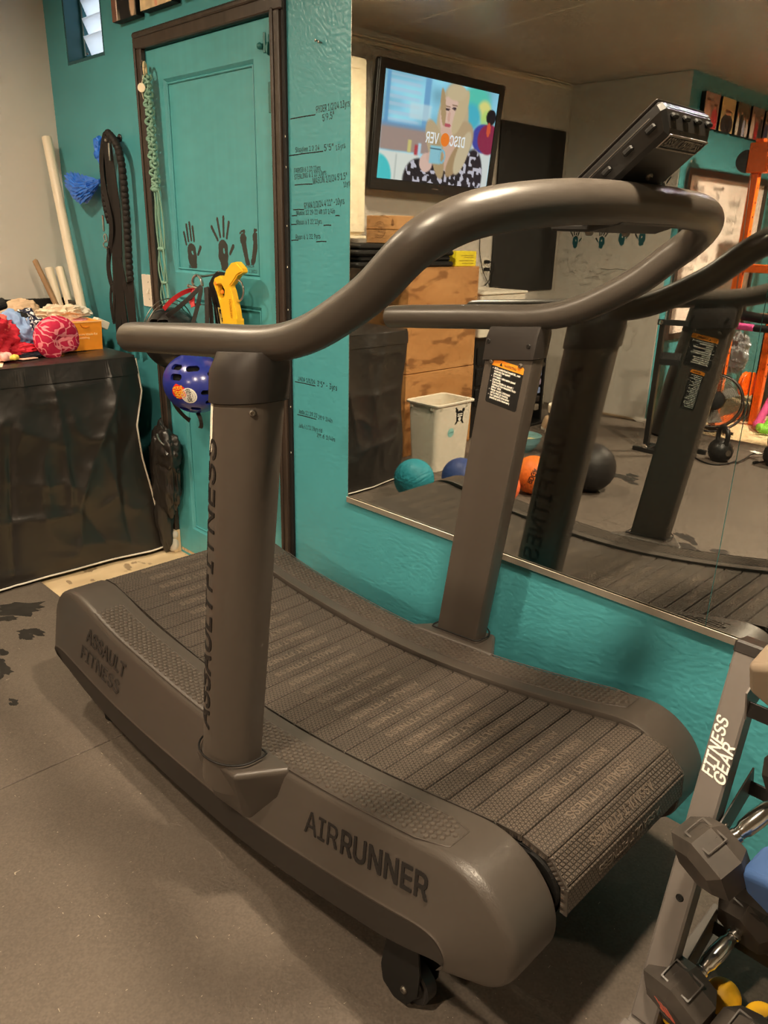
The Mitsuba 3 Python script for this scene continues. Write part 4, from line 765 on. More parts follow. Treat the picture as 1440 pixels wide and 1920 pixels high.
def shell(c, radii, holes):
    o = trimesh.creation.icosphere(subdivisions=4); o.apply_scale(radii); i = trimesh.creation.icosphere(subdivisions=3); i.apply_scale(np.array(radii)*0.9)
    s = manifold(o) - manifold(i)
    for d, r, st in holes:
        d = unit(d); a = unit(np.cross(d, (0, 0, 1))); cut = hull(np.vstack([cyl(d*0.04 + a*e, d*0.25 + a*e, r, 14).vertices for e in (-st, st)])); s = s - manifold(cut)
    m = mesh_of(s); m.apply_translation(c); inner = trimesh.creation.icosphere(subdivisions=3); inner.apply_scale(np.array(radii)*0.88); inner.apply_translation(c); return m, inner
HELB = flat('glossy_black_shell', (24, 22, 22), 0.22, 0.6, clearcoat=0.5); HELU = flat('glossy_blue_shell', (30, 42, 128), 0.22, 0.6, clearcoat=0.6); FOAM = flat('dark_foam', (12, 12, 13), 0.8, 0.2)
view = V(0.80, -0.50, 0.18)
bc, br = V(-2.745, -0.135, 1.020), (0.128, 0.110, 0.118)
hk = thing('bike_helmet', 'glossy black helmet hanging on the door by red straps', 'helmet')
m, inner = shell(bc, br, [((0.5, -0.6, 0.62), 0.010, 0.012), ((0.85, -0.3, 0.35), 0.010, 0.010), ((0.15, -0.75, 0.62), 0.010, 0.012), ((-0.3, -0.8, 0.45), 0.012, 0.014), ((0.75, -0.6, 0.05), 0.012, 0.012)])
add('shell', m, HELB, hk, smooth=35); add('liner', inner, FOAM, hk, smooth=True)
for q in (0.55, 0.62): add('rim_band', torus_arc(bc + V(-0.02, 0, 0.01), unit(V(0.3, -1.0, 0.25)), unit(V(0.2, 0.1, 1.0)), br[0]*q/0.55*0.98, 0.0022, 0.2, 2.4, 30, 6), STEEL, hk, smooth=True)
RED = flat('red_strap', (170, 34, 40), 0.6)
for pts, mtl in (([(-2.590, -0.12, 1.215), (-2.65, -0.15, 1.19), (-2.715, -0.18, 1.135)], RED), ([(-2.588, -0.12, 1.215), (-2.572, -0.14, 1.18), (-2.556, -0.15, 1.155)], RED), ([(-2.592, -0.115, 1.215), (-2.60, -0.13, 1.17), (-2.545, -0.13, 1.16)], RED),
                 ([(-2.540, -0.12, 1.228), (-2.60, -0.17, 1.16), (-2.66, -0.20, 1.115)], WEB), ([(-2.535, -0.125, 1.225), (-2.530, -0.15, 1.15), (-2.535, -0.19, 1.04), (-2.52, -0.21, 1.0)], WEB), ([(-2.525, -0.11, 1.225), (-2.495, -0.13, 1.15), (-2.475, -0.15, 1.03)], WEB), ([(-2.535, -0.10, 1.225), (-2.515, -0.10, 1.12), (-2.50, -0.12, 1.02)], WEB)):
    add('chin_strap', strap(spline(pts, 16), 0.016, 0.0025, (0.85, 0.5, 0.2)), mtl, hk)
uc, ur = V(-2.478, -0.205, 0.892), (0.132, 0.112, 0.108)
uk = thing('skate_helmet', 'scuffed blue skate helmet with a red and a white sticker, hanging under the black one', 'helmet')
m, inner = shell(uc, ur, [((0.15, -0.75, 0.62), 0.012, 0.014), ((0.30, -0.85, 0.32), 0.012, 0.014), ((0.95, -0.25, -0.10), 0.010, 0.010), ((0.95, -0.1, -0.42), 0.010, 0.010), ((0.62, -0.42, -0.66), 0.010, 0.008), ((0.25, -0.62, -0.74), 0.011, 0.010), ((0.7, -0.5, 0.62), 0.012, 0.012), ((0.95, 0.0, 0.4), 0.01, 0.01)])
add('shell', m, HELU, uk, smooth=35); add('liner', inner, FOAM, uk, smooth=True)
STR, STY = flat('sticker_red', (206, 44, 30), 0.4), flat('sticker_yellow', (236, 190, 60), 0.4)
dr_ = V(0.44, -0.86, -0.10); dw = V(0.70, -0.68, -0.20)
rs = add('red_sticker', on_shell(uc, ur, dr_, blotch((0, 0), 0.029, 1.05, 16, 0.3, 0.14), 0.0, 0.0006), STR, uk, label='red and yellow wavy logo sticker')
def flat_text(s, h, w, bold=True, at=(0, 0)):
    m = text(s, h, (0, 0, 0), (1, 0, 0), (0, 1, 0), 1.0, bold, width=w, center=True); m.apply_translation([at[0], at[1], 0]); return m
add('lettering', join(on_shell(uc, ur, dr_, flat_text('SANTA', 0.020, 0.045, True, (0, 0.002)), 1.9, 0.0018, 0.0006, 0.006), on_shell(uc, ur, dr_, flat_text('CRUZ', 0.020, 0.040, True, (0, -0.021)), 1.9, 0.0018, 0.0006, 0.006)), STY, rs)
ws = add('white_sticker', on_shell(uc, ur, dw, Point(0, 0).buffer(0.029, quad_segs=10), 0.0, 0.0006), WHITEP, uk, label='round white sticker with black lettering')
add('lettering', join(on_shell(uc, ur, dw, flat_text('etnies', 0.020, 0.048, False, (-0.002, -0.006)), -PI/2 + 0.12, 0.0018, 0.0006, 0.006), on_shell(uc, ur, dw, union_all([Point(0, 0).buffer(0.0235).difference(Point(0, 0).buffer(0.0228)), Point(0, 0).buffer(0.016).difference(Point(0, 0).buffer(0.0153))]), 0, 0.0016, 0.0004)), INK, ws)
add('chin_strap', strap(spline([(-2.560, -0.25, 0.84), (-2.575, -0.24, 0.80), (-2.572, -0.20, 0.745), (-2.560, -0.19, 0.735)], 14), 0.018, 0.0025, (0.85, 0.5, 0)), WEB, uk)
add('chin_strap', strap(spline([(-2.460, -0.215, 0.785), (-2.435, -0.22, 0.765), (-2.440, -0.215, 0.742), (-2.458, -0.21, 0.728)], 14), 0.014, 0.0025, (0.85, 0.5, 0)), WEB, uk)
add('blue_buckle', hull(np.vstack([ico((-2.345, -0.165, 0.925), 0.014, 1, (0.5, 0.6, 1.4)).vertices, ico((-2.345, -0.165, 0.895), 0.008, 1).vertices])), flat('light_blue_plastic', (96, 150, 226), 0.35), uk)
ck = thing('carabiner', 'silver carabiner on the door holding the helmet straps', 'carabiner')
add('body', tube(spline([(-2.640, -0.09, 1.222), (-2.638, -0.092, 1.248), (-2.612, -0.092, 1.262), (-2.580, -0.095, 1.250), (-2.566, -0.10, 1.226)], 30), 0.0055, 10), CHROME, ck, smooth=True)
add('gate', join(cyl((-2.655, -0.10, 1.222), (-2.565, -0.11, 1.218), 0.005, 10, 0.001), ico((-2.657, -0.10, 1.222), 0.008, 2), ico((-2.563, -0.11, 1.219), 0.0075, 2)), CHROME, ck, smooth=40)
add('door_hook', join(cyl((-2.600, -0.0012, 1.266), (-2.600, -0.008, 1.266), 0.012, 12, 0.002), tube(np.array([[-2.600, -0.006, 1.266], [-2.604, -0.07, 1.258], [-2.606, -0.10, 1.262]]), 0.004, 8)), STEEL, ck, smooth=40)
sk = thing('folding_saw', 'yellow-handled tool in a black sheath hanging on the door right of the helmets', 'hand tool')
YEL = flat('yellow_plastic', (242, 186, 40), 0.35, 0.5)
body = Polygon([(-2.398, 1.314), (-2.365, 1.320), (-2.331, 1.299), (-2.328, 1.285), (-2.361, 1.274), (-2.396, 1.243), (-2.411, 1.236), (-2.401, 1.221), (-2.394, 1.201), (-2.377, 1.153), (-2.371, 1.118), (-2.372, 1.000), (-2.452, 0.995), (-2.461, 1.086), (-2.472, 1.136), (-2.488, 1.182), (-2.501, 1.210), (-2.518, 1.238), (-2.508, 1.258), (-2.473, 1.268), (-2.449, 1.261), (-2.433, 1.288)])
hole = Polygon([(-2.491, 1.232), (-2.464, 1.237), (-2.447, 1.218), (-2.452, 1.197), (-2.472, 1.189), (-2.490, 1.203)]).buffer(0.002)
body = body.buffer(0.006).buffer(-0.006).buffer(-0.006).buffer(0.006)
add('handle', join(prism(body.difference(hole), 0.020, (0, -0.062, 0), *FRONT), prism(body.buffer(-0.005).difference(hole.buffer(0.004)), 0.028, (0, -0.058, 0), *FRONT), prism(body.intersection(sbox(-2.46, 0.9, -2.36, 1.125)), 0.032, (0, -0.056, 0), *FRONT)), YEL, sk, smooth=20)
add('trigger', lathe([(0.008, 0), (0.007, 0.006), (0, 0.007)], 12, (-2.462, -0.080, 1.212), (0, -1, 0)), ORANGE, sk); add('rivet', lathe([(0.008, 0), (0.006, 0.004), (0, 0.0045)], 12, (-2.498, -0.084, 1.240), (0, -1, 0)), ORANGE, sk)
add('lettering', text('FOLDING SAW', 0.012, (-2.415, -0.0872, 1.190), (0.10, 0, -1), (1, 0, 0.10), 0.0005, width=0.07), flat('amber_print', (176, 112, 16)), sk)
add('sheath', prism(Polygon([(-2.560, 1.262), (-2.535, 1.278), (-2.490, 1.275), (-2.470, 1.262), (-2.44, 1.10), (-2.44, 0.985), (-2.545, 0.985), (-2.565, 1.154), (-2.585, 1.20), (-2.590, 1.232)]).buffer(-0.005).buffer(0.005), 0.020, (0, -0.036, 0), *FRONT), BLACKM, sk, smooth=20)
add('sheath_label', prism([(-2.536, 1.150), (-2.510, 1.152), (-2.486, 1.060), (-2.514, 1.056)], 0.001, (0, -0.0562, 0), *FRONT), flat('pale_yellow', (236, 210, 120)), sk)
add('label_marks', join(*[prism(Polygon([(-0.007, 0.006), (0.007, 0.007), (0.002, -0.002), (0.004, -0.009), (-0.003, -0.007)]), 0.0012, (-2.520 + 0.013*i, -0.0570, 1.138 - 0.030*i), *FRONT) for i in range(3)]), INK, sk)
add('sheath_edge', tube(np.array([[-2.549, -0.058, 1.160], [-2.527, -0.058, 1.060]]), 0.0014, 6), STEEL, sk)
add('belt_clip', tube(spline([(-2.392, -0.075, 1.254), (-2.350, -0.075, 1.250), (-2.338, -0.075, 1.225), (-2.356, -0.072, 1.195), (-2.385, -0.07, 1.185)], 24), 0.0035, 8), CHROME, sk, smooth=True)
# black bag slumped between the bench and the door
bg = add('duffel_bag', join(crumple((-3.035, -0.055, 0.40), 0.19, (0.50, 0.24, 1.05), 0.22, 51, 5.0, 4), crumple((-2.985, -0.062, 0.50), 0.10, (0.75, 0.45, 0.95), 0.25, 52, 5.0, 3), crumple((-3.06, -0.06, 0.18), 0.15, (0.28, 0.25, 1.1), 0.2, 53, 5.0, 3)), NYLON, smooth=40, label='slumped black fabric bag squeezed between the bench and the door', cat='bag')
add('buckle', tube(spline([(-2.965, -0.115, 0.590), (-2.955, -0.118, 0.578), (-2.940, -0.115, 0.560), (-2.920, -0.11, 0.552)], 14), 0.004, 8), CHROME, bg, smooth=True)
# ---------------------------------------------------------------- dumbbell rack by the front of the treadmill
RACKM = mat('rack_grey', s2l(104, 98, 94), 0.45, 0.45); RACKE = mat('rack_black', s2l(30, 28, 27), 0.4, 0.45)
rk = thing('dumbbell_rack', 'grey three-tier dumbbell rack with white lettering on its slanted leg', 'dumbbell rack')
LEAN = unit(V(0, 0.233, 1.0))
def leg(x):
    k = add('leg', put(bx((-0.024, -0.025, 0.0), (0.024, 0.025, 0.757), 0.004), (x, -0.566, 0.012), (1, 0, 0), unit(np.cross(LEAN, (1, 0, 0)))), RACKM, rk)
    add('end_cap', put(bx((-0.0255, -0.0265, 0.750), (0.0255, 0.0265, 0.775), 0.004), (x, -0.566, 0.012), (1, 0, 0), unit(np.cross(LEAN, (1, 0, 0)))), COLLAR, k)
    n = -unit(np.cross(LEAN, (1, 0, 0)))
    for s in (0.275, 0.365): p = V(x + 0.004, -0.566, 0.012) + LEAN*s + n*0.0249; add('bolt_hole', lathe([(0.0075, 0.0003), (0.0065, 0.0012), (0.0055, 0.0003), (0, 0.0003)], 18, p, n), BLACKM, k)
    for s in (0.25, 0.72): p = V(x - 0.024, -0.566, 0.012) + LEAN*s; add('bolt', screw(p, (-1, 0, 0), 0.007, 0.006), BLACK, k)
    f = add('foot', join(bx((x - 0.026, -0.64, 0.0), (x + 0.026, -0.20, 0.012), 0.003), bx((x - 0.030, -0.652, 0.0), (x + 0.030, -0.60, 0.016), 0.003)), RACKM, rk)
    add('bolt', screw((x + 0.003, -0.626, 0.016), (0, 0, 1), 0.008, 0.006), STEEL, f)
    return k, n
lgk, ln = leg(-0.376)
leg(0.70)
for s, h, w, dx, up in (('FITNESS', 0.0205, 0.112, 0.0, 0.0095), ('GEAR', 0.0205, 0.076, 0.0, -0.0125)):
    o = V(-0.376, -0.566, 0.012) + ln*0.0252 + LEAN*(0.518 if s == 'FITNESS' else 0.512)
    x_ = LEAN; y_ = unit(np.cross(ln, LEAN)); sh = text(s, h, (0, 0, 0), (1, 0, 0), (0, 1, 0), 0.0006, True, width=w); sh.vertices[:, 0] += sh.vertices[:, 1]*0.25
    add('lettering', put(sh, o + y_*(up - h/2), x_, y_), WHITEP, lgk)
UDIR = unit(V(0, 0.90, 0.40))
for i, (yf, zf, yb, zb) in enumerate(((-0.560, 0.035, -0.372, 0.105), (-0.525, 0.360, -0.340, 0.435), (-0.455, 0.665, -0.275, 0.74))):
    for y, z, nm in ((yf, zf, 'front_rail'), (yb, zb, 'back_rail')):
        add(nm, join(bx((-0.350, y - 0.002, z - 0.006), (0.675, y + 0.002, z + 0.024), 0.001), bx((-0.350, y, z - 0.006), (0.675, y + 0.022, z - 0.002), 0.001)), RACKE, rk)
    for x in (-0.348, 0.672):
        a, b = V(x, yf - 0.004, zf), V(x, yb + 0.02, zb + 0.004); d = unit(b - a); up = unit(np.cross((1, 0, 0), d))
        pk = add('side_plate', hull([q + up*h + V(e, 0, 0) for q in (a, b) for h in (-0.015, 0.052) for e in (-0.0015, 0.0015)]), RACKM, rk)
        add('bolt', screw((a*0.55 + b*0.45) + V(0.0015, 0, 0) + up*0.02, (1, 0, 0), 0.007, 0.005), STEEL, pk)
HEXR = mat('dumbbell_rubber', lambda p, n, uv: mix(s2l(50, 46, 43), s2l(66, 60, 55), fbm(p.x*30, p.y*30, p.z*30)), 0.45, 0.45)
def hex_head(c, d, up, R, L, ch=0.30):
    """One six-sided head with sloped ends; d along the handle, outward."""
    d, up = unit(d), unit(up - (np.asarray(up) @ unit(d))*unit(d)); side = np.cross(up, d); pts = []
    for s, k in ((-L/2, 0.72), (-L/2 + L*ch, 1.0), (L/2 - L*ch*0.6, 1.0), (L/2, 0.66)):
        for a in np.arange(6)*PI/3 + PI/6: pts.append(np.asarray(c) + d*s + R*k/math.cos(PI/6)*(math.cos(a - PI/6 + PI/6)*side*1.0 + math.sin(a)*up))
    return hull(pts)
def dumbbell(c, u, R, L, num, label, roll=0.0, group=None, logo=False, pale=False):
    c, u = V(*c), unit(u); up = unit(V(0, 0, 1) - u[2]*u); side = np.cross(u, up); up = math.cos(roll)*up + math.sin(roll)*side; side = np.cross(u, up)
    k = thing('dumbbell', label, 'dumbbell', group)
    off = 0.062 + L/2
    for s in (-1, 1):
        h = add('head', hex_head(c + u*s*off, u*s, up, R, L), HEXR, k)
        if num:
            o = c + u*s*(off - L*0.03) + up*(R*1.0 - 0.0004); rd = side if s < 0 else -side; rd = -rd
            ud = np.cross(up, rd)
            add('number_plate', prism(rounded_rect(R*0.98, L*0.50, 0.002).difference(rounded_rect(R*0.90, L*0.42, 0.002)), 0.0014, o, rd, ud), HEXR, h)
            add('number', text(num, L*0.27, o - ud*L*0.135, rd, ud, 0.0014, True, width=R*0.50, center=True), WHITEP if pale and s > 0 else DARKL, h)
        if logo and s < 0:
            o = c - u*(off + L/2 - 0.0002); fx = -side if False else side; n = -u; fx = unit(np.cross(up, n)); g = []
            for i in range(3):
                a = (0.011*(i - 1)); g.append(Polygon([(a - 0.012, 0.022), (a - 0.006, 0.022), (a + 0.010, 0.002), (a + 0.003, 0.001)])); g.append(Point(a + 0.007, -0.004 - 0.001*i).buffer(0.0062))
            add('logo', prism(union_all(g), 0.0007, o, fx, up), flat('logo_red', (190, 92, 74), 0.5), h, label='small red printed emblem')
            add('fine_line', prism(sbox(-0.014, -0.0225, 0.014, -0.0212), 0.0006, o, fx, up), flat('grey_print', (96, 92, 88), 0.5), h)
    pr = [(0.0105, -0.066), (0.0105, -0.056), (0.0135, -0.054), (0.0135, -0.046), (0.0115, -0.044), (0.0115, -0.036), (0.0150, -0.028), (0.0165, 0.0), (0.0150, 0.028), (0.0115, 0.036), (0.0115, 0.044), (0.0135, 0.046), (0.0135, 0.054), (0.0105, 0.056), (0.0105, 0.066)]
    add('handle', lathe(pr, 26, c, u), CHROME, k, smooth=30)
    return k
dumbbell((-0.292, -0.468, 0.482), (0.32, 0.80, 0.45), 0.057, 0.086, '15', 'black hex dumbbell marked 15 on the middle tier of the rack, next to the leg')
dumbbell((-0.310, -0.450, 0.138), (0.20, 0.90, 0.38), 0.061, 0.090, '20', 'black hex dumbbell marked 20 with a red emblem, on the lowest tier beside the leg', logo=True, pale=True, roll=0.15)
dumbbell((-0.180, -0.455, 0.128), (0.16, 0.90, 0.36), 0.060, 0.090, '20', 'second black dumbbell on the lowest tier, cut off by the bottom of the picture', roll=-0.1)
NEO = flat('grey_neoprene', (122, 108, 92), 0.6, 0.3); NEOB = flat('blue_neoprene', (58, 84, 128), 0.5, 0.35)
def round_dumbbell(c, u, R, L, m, label, num=None):
    c, u = V(*c), unit(u); k = thing('hand_weight', label, 'dumbbell'); up = unit(V(0, 0, 1) - u[2]*u); side = np.cross(u, up)
    for s in (-1, 1):
        o = c + u*s*(0.055 + L/2); pts = []
        for a in np.arange(6)*PI/3 + PI/6:
            q = o + R*0.82*(math.cos(a)*side + math.sin(a)*up)
            for e in (-1, 1): pts.append(ico(q + u*e*(L/2 - 0.016), 0.016, 2).vertices)
        h = add('head', hull(np.vstack(pts)), m, k, smooth=45)
        if num and s < 0: n = -u; fx = unit(np.cross(up, n)); add('number', text(num, 0.026, o - u*(L/2 - 0.0004) - up*0.0 + fx*0.013 - up*0.022, up, -fx, 0.0012, False, width=0.042), flat('pale_number', (196, 182, 160), 0.5), h)
    add('handle', cyl(c - u*0.06, c + u*0.06, 0.0145, 20), m, k, smooth=40)
round_dumbbell((-0.283, -0.380, 0.795), (0.10, 0.93, 0.36), 0.052, 0.075, NEO, 'grey rubber hand weight marked 10 on the top tier of the rack', '10')
round_dumbbell((-0.197, -0.455, 0.475), (0.20, 0.85, 0.42), 0.050, 0.075, NEOB, 'blue hand weight on the middle tier right of the 15 dumbbell')
for c, lab in (((-0.286, -0.438, 0.034), 'small yellow ball under the rack, directly below the chrome handle'), ((-0.212, -0.435, 0.034), 'small yellow ball under the rack, the one farther from the leg'), ((-0.336, -0.530, 0.034), 'small yellow ball peeping out beside the foot of the rack')):
    add('yellow_ball', ico(c, 0.034, 3), flat('yellow_rubber', (196, 150, 26), 0.55) if 'directly' in lab else 'mat_yellow_rubber', smooth=True, label=lab, cat='ball')
# ---------------------------------------------------------------- the rest of the room, seen in the mirror
WB = ((-1, 0, 0), (0, 0, 1)); WL = ((0, 1, 0), (0, 0, 1))
# television
tv = thing('television', 'black flat television on the pale wall showing a woman with long blonde hair', 'television')
TN, TR, TU = unit(V(0.995, 0.032, -0.098)), unit(V(-0.031, 0.999, 0.010)), unit(V(0.098, -0.007, 0.995)); TC = V(-3.726, -2.496, 2.04)
TW, TH = 1.17, 0.725
def tvp(m): return put(m, TC, TR, TU)
add('housing', tvp(bx((-TW/2, -TH/2, -0.045), (TW/2, TH/2, 0.0), 0.012)), BLACK, tv)
add('bezel', tvp(join(bx((-TW/2, TH/2 - 0.055, -0.004), (TW/2, TH/2, 0.010), 0.004), bx((-TW/2, -TH/2, -0.004), (TW/2, -TH/2 + 0.068, 0.012), 0.005), bx((-TW/2, -TH/2, -0.004), (-TW/2 + 0.052, TH/2, 0.010), 0.004), bx((TW/2 - 0.052, -TH/2, -0.004), (TW/2, TH/2, 0.010), 0.004))), 'mat_black_plastic', tv)
add('logo_strip', tvp(bx((-0.03, -TH/2 + 0.030, 0.011), (0.03, -TH/2 + 0.037, 0.0128))), STEEL, tv)
add('wall_bracket', bx((LX + 0.002, -2.60, 1.90), (-3.765, -2.40, 2.16), 0.004), BLACKM, tv)
SW, SH = TW - 0.104, TH - 0.123
def tv_picture(u, v):
    s, t = 1 - u, 1 - v
    p = paint((150, 214, 240))(u); n = meshkit.noise(np.stack([s*9, t*7, s*0], -1), 3)
    p.a = p.a*(0.86 + 0.28*n)[..., None]
    p.on(rect(s, t, .02, .30, .02, .46, .03)*(np.sin(t*90) > 0.1)*0.6, (196, 214, 236)); p.on(rect(s, t, .02, .05, 0, .5), (110, 170, 214)); p.on(rect(s, t, .33, .38, 0, .48), (120, 176, 220)); p.on(rect(s, t, .22, .40, .25, .40, .02), (214, 236, 242), .7)
    p.on(rect(s, t, .0, .62, .47, .72, .02), (172, 148, 140)); p.on(rect(s, t, .0, .62, .45, .50, .03), (112, 160, 204), .8)
    p.on(ell(s, t, .80, .12, .10, .12, 0, .6), (96, 210, 190)); p.on(ell(s, t, .88, .20, .05, .08, 0, .6), (236, 230, 140)); p.on(ell(s, t, .76, .28, .07, .10, 0, .6), (80, 190, 214)); p.on(ell(s, t, .92, .30, .05, .09, 0, .5), (180, 226, 120), .7)
    p.on(rect(s, t, .72, 1.0, .40, .52, .03), (150, 190, 226))
    p.on(rect(s, t, 0, .34, .73, 1.2, .02), (232, 234, 226)); p.on(rect(s, t, .14, .15, .75, 1.2), (190, 196, 190)); p.on(ell(s, t, .0, 1.0, .11, .22), (74, 206, 212))
    p.on(rect(s, t, .23, .26, .60, .72), (220, 206, 130)); p.on(rect(s, t, .29, .32, .64, .74), (190, 70, 80)); p.on(rect(s, t, .32, .345, .62, .74), (190, 220, 240))
    p.on(rect(s, t, .80, 1.0, .50, 1.2, .02), (224, 228, 226)); p.on(ell(s, t, .90, .48, .10, .14), (70, 74, 170)); p.on(ell(s, t, .955, .48, .10, .15), (150, 44, 78)); p.on(ell(s, t, .955, .25, .045, .075), (30, 26, 32)); p.on(ell(s, t, .945, .38, .018, .07), (226, 92, 60))
    p.on(ell(s, t, .60, .40, .135, .40), (206, 184, 150)); p.on(ell(s, t, .66, .60, .12, .26, .3), (196, 168, 132)); p.on(ell(s, t, .47, .62, .07, .24, -.3), (200, 176, 140))
    p.on(ell(s, t, .60, .98, .27, .26), (34, 30, 38)); p.on(ell(s, t, .83, .92, .10, .30), (40, 34, 44)); p.on(ell(s, t, .34, .98, .12, .20), (34, 30, 38))
    sp = meshkit.noise(np.stack([s*46, t*26, s*0 + 3], -1), 7); cloth = np.clip(ell(s, t, .60, .98, .27, .26) + ell(s, t, .83, .92, .10, .30) + ell(s, t, .34, .98, .12, .20), 0, 1); p.on(cloth*(sp > 0.62), (206, 200, 214))
    p.on(ell(s, t, .60, .68, .06, .18), (222, 182, 160)); p.on(ell(s, t, .68, .70, .06, .22, .35), (178, 146, 108)); p.on(ell(s, t, .50, .74, .05, .20, -.2), (186, 158, 118)); p.on(ell(s, t, .72, .66, .05, .22, .2), (214, 194, 160))
    p.on(ell(s, t, .565, .31, .082, .19), (234, 196, 178)); p.on(ell(s, t, .545, .47, .045, .05), (228, 188, 170)); p.on(ell(s, t, .535, .25, .024, .012), (70, 56, 60)); p.on(ell(s, t, .603, .235, .024, .012), (70, 56, 60)); p.on(ell(s, t, .535, .223, .028, .007), (140, 108, 84)); p.on(ell(s, t, .603, .205, .028, .007), (140, 108, 84))
    p.on(ell(s, t, .560, .32, .012, .05), (222, 172, 154), .8); p.on(ell(s, t, .553, .405, .030, .016), (196, 92, 104)); p.on(ell(s, t, .66, .26, .045, .22, .2), (214, 190, 150)); p.on(ell(s, t, .61, .08, .085, .07, -.4), (216, 194, 156)); p.on(ell(s, t, .50, .24, .022, .17, -.12), (188, 158, 118))
    p.on(ell(s, t, .40, .80, .055, .09), (232, 194, 180)); p.on(ell(s, t, .43, .74, .03, .05), (226, 186, 170)); p.on(ell(s, t, .51, .72, .035, .07), (120, 160, 180), .0); p.on(rect(s, t, .425, .525, .62, .80, .012), (150, 206, 222)); p.on(rect(s, t, .425, .525, .645, .655, .006), (60, 90, 110)); p.on(np.clip(ell(s, t, .535, .72, .03, .07) - ell(s, t, .535, .72, .018, .045), 0, 1), (140, 196, 214))
    return p.a
u_, v_ = np.meshgrid(np.linspace(0, 1, 130), np.linspace(0, 1, 90), indexing='ij')
col = np.clip(tv_picture(u_, v_), 0, 255)/255; col = np.where(col < 0.04045, col/12.92, ((col + 0.055)/1.055)**2.4)
TVGAIN = 0.13
g = tvp(grid(np.stack([(u_ - 0.5)*SW, (v_ - 0.5)*SH + 0.0065, u_*0 + 0.002], -1), flip=True))
d = mikit.ply(g, BLACKM, color=col.reshape(-1, 3)*TVGAIN); d['emitter'] = {'type': 'area', 'radiance': {'type': 'mesh_attribute', 'name': 'vertex_color'}}
add('screen', d, None, tv)
scene['mat_dull'] = {'type': 'diffuse', 'reflectance': rgb((.02, .02, .02))}
def lit(name, mesh, c, parent): q = mikit.ply(mesh, 'mat_dull'); q['emitter'] = {'type': 'area', 'radiance': rgb(np.array(c)*TVGAIN)}; return add(name, q, None, parent)
O = TC + TN*0.0026 + TU*(0.0065 - 0.060*SH/0.6)
lit('logo_lettering', join(text('DISC', 0.062, O + TR*(-0.245), TR, TU, 0.0006, True, width=0.150), text('VER', 0.062, O + TR*(0.012), TR, TU, 0.0006, True, width=0.120)), (0.95, 0.97, 1.0), tv)
lit('logo_dot', prism(Point(0, 0).buffer(0.040, quad_segs=10), 0.0008, O + TR*(-0.050) + TU*0.030, TR, TU), (1.0, 0.24, 0.03), tv)
# wall cabinet
cb_ = thing('wall_cabinet', 'cream wall cabinet beside the television', 'cabinet')
add('body', bx((LX + 0.001, -1.71, 1.405), (-3.618, -0.93, 2.352), 0.004), CREAM, cb_)
for a, b in ((-1.705, -1.325), (-1.318, -0.935)):
    dk = add('door', bx((-3.618, a, 1.425), (-3.600, b, 2.345), 0.003), CREAM, cb_)
    add('frame_rail', join(bx((-3.600, a + 0.004, 1.429), (-3.594, b - 0.004, 1.48), 0.002), bx((-3.600, a + 0.004, 2.29), (-3.594, b - 0.004, 2.341), 0.002), bx((-3.600, a + 0.004, 1.48), (-3.594, a + 0.055, 2.29), 0.002), bx((-3.600, b - 0.055, 1.48), (-3.594, b - 0.004, 2.29), 0.002)), CREAM, dk)
add('base_lip', bx((-3.63, -1.712, 1.39), (-3.590, -0.93, 1.408), 0.003), CREAM, cb_)
# wooden boxes, black mats, cartons
PLY = mat('plywood', lambda p, n, uv: mix(mix(s2l(166, 112, 62), s2l(204, 152, 98), fbm(p.x*5, p.y*3, p.z*9)), s2l(120, 76, 42), smoothstep(0.58, 0.72, fbm(p.x*11 + 3, p.y*7, p.z*16))*0.7), 0.55, 0.3)
for i, (za, zb, yb) in enumerate(((0.0, 0.556, -2.655), (0.560, 1.228, -2.650))):
    k = add('plyometric_box', join(bx((-3.47, -1.955, za), (-3.45, yb, zb), 0.003), bx((-3.86, -1.955, za), (-3.84, yb, zb), 0.003), bx((-3.84, -1.975, za), (-3.47, -1.955, zb), 0.003), bx((-3.84, yb, za), (-3.47, yb + 0.02, zb), 0.003)), PLY, label=['scuffed plywood jump box on the floor behind the white bin', 'tall scuffed plywood jump box stacked on top, under the black mats'][i], cat='jump box')
    add('lid', bx((-3.845, yb + 0.015, zb - 0.02), (-3.468, -1.972, zb - 0.001)), PLY, k)
    add('screws', join(*[screw((-3.450, y, z), (1, 0, 0), 0.004, 0.001) for y in (-1.97, -2.63) for z in np.linspace(za + 0.06, zb - 0.06, 5)]), STEEL, k, kind='stuff')
for i in range(4):
    add('folded_mat', bx((-3.86 + 0.006*i, -1.50 - 0.03*(i % 2), 1.2295 + 0.034*i), (-3.440 - 0.012*(i % 2), -2.37 + 0.02*(i % 2), 1.2625 + 0.034*i), 0.012), BLACKM, label=['black folded mat lying directly on the plywood box', 'second black folded mat from the bottom of the pile', 'third black folded mat from the bottom of the pile', 'topmost black folded mat, under the cardboard carton'][i], cat='mat', group='folded mats')
CARD = mat('cardboard', lambda p, n, uv: mix(s2l(176, 130, 86), s2l(194, 148, 102), fbm(p.x*8, p.y*8, p.z*3)), 0.7, 0.25)
ck = add('cardboard_carton', bx((-3.72, -2.30, 1.3665), (-3.45, -1.835, 1.527), 0.003), CARD, label='brown cardboard carton on the black mats below the television', cat='carton')
BRN = flat('brown_print', (112, 78, 50), 0.7)
add('tape', join(bx((-3.723, -2.303, 1.45), (-3.447, -1.832, 1.452)), bx((-3.60, -2.302, 1.5275), (-3.57, -1.834, 1.5282))), flat('brown_tape', (160, 118, 74), 0.4), ck)
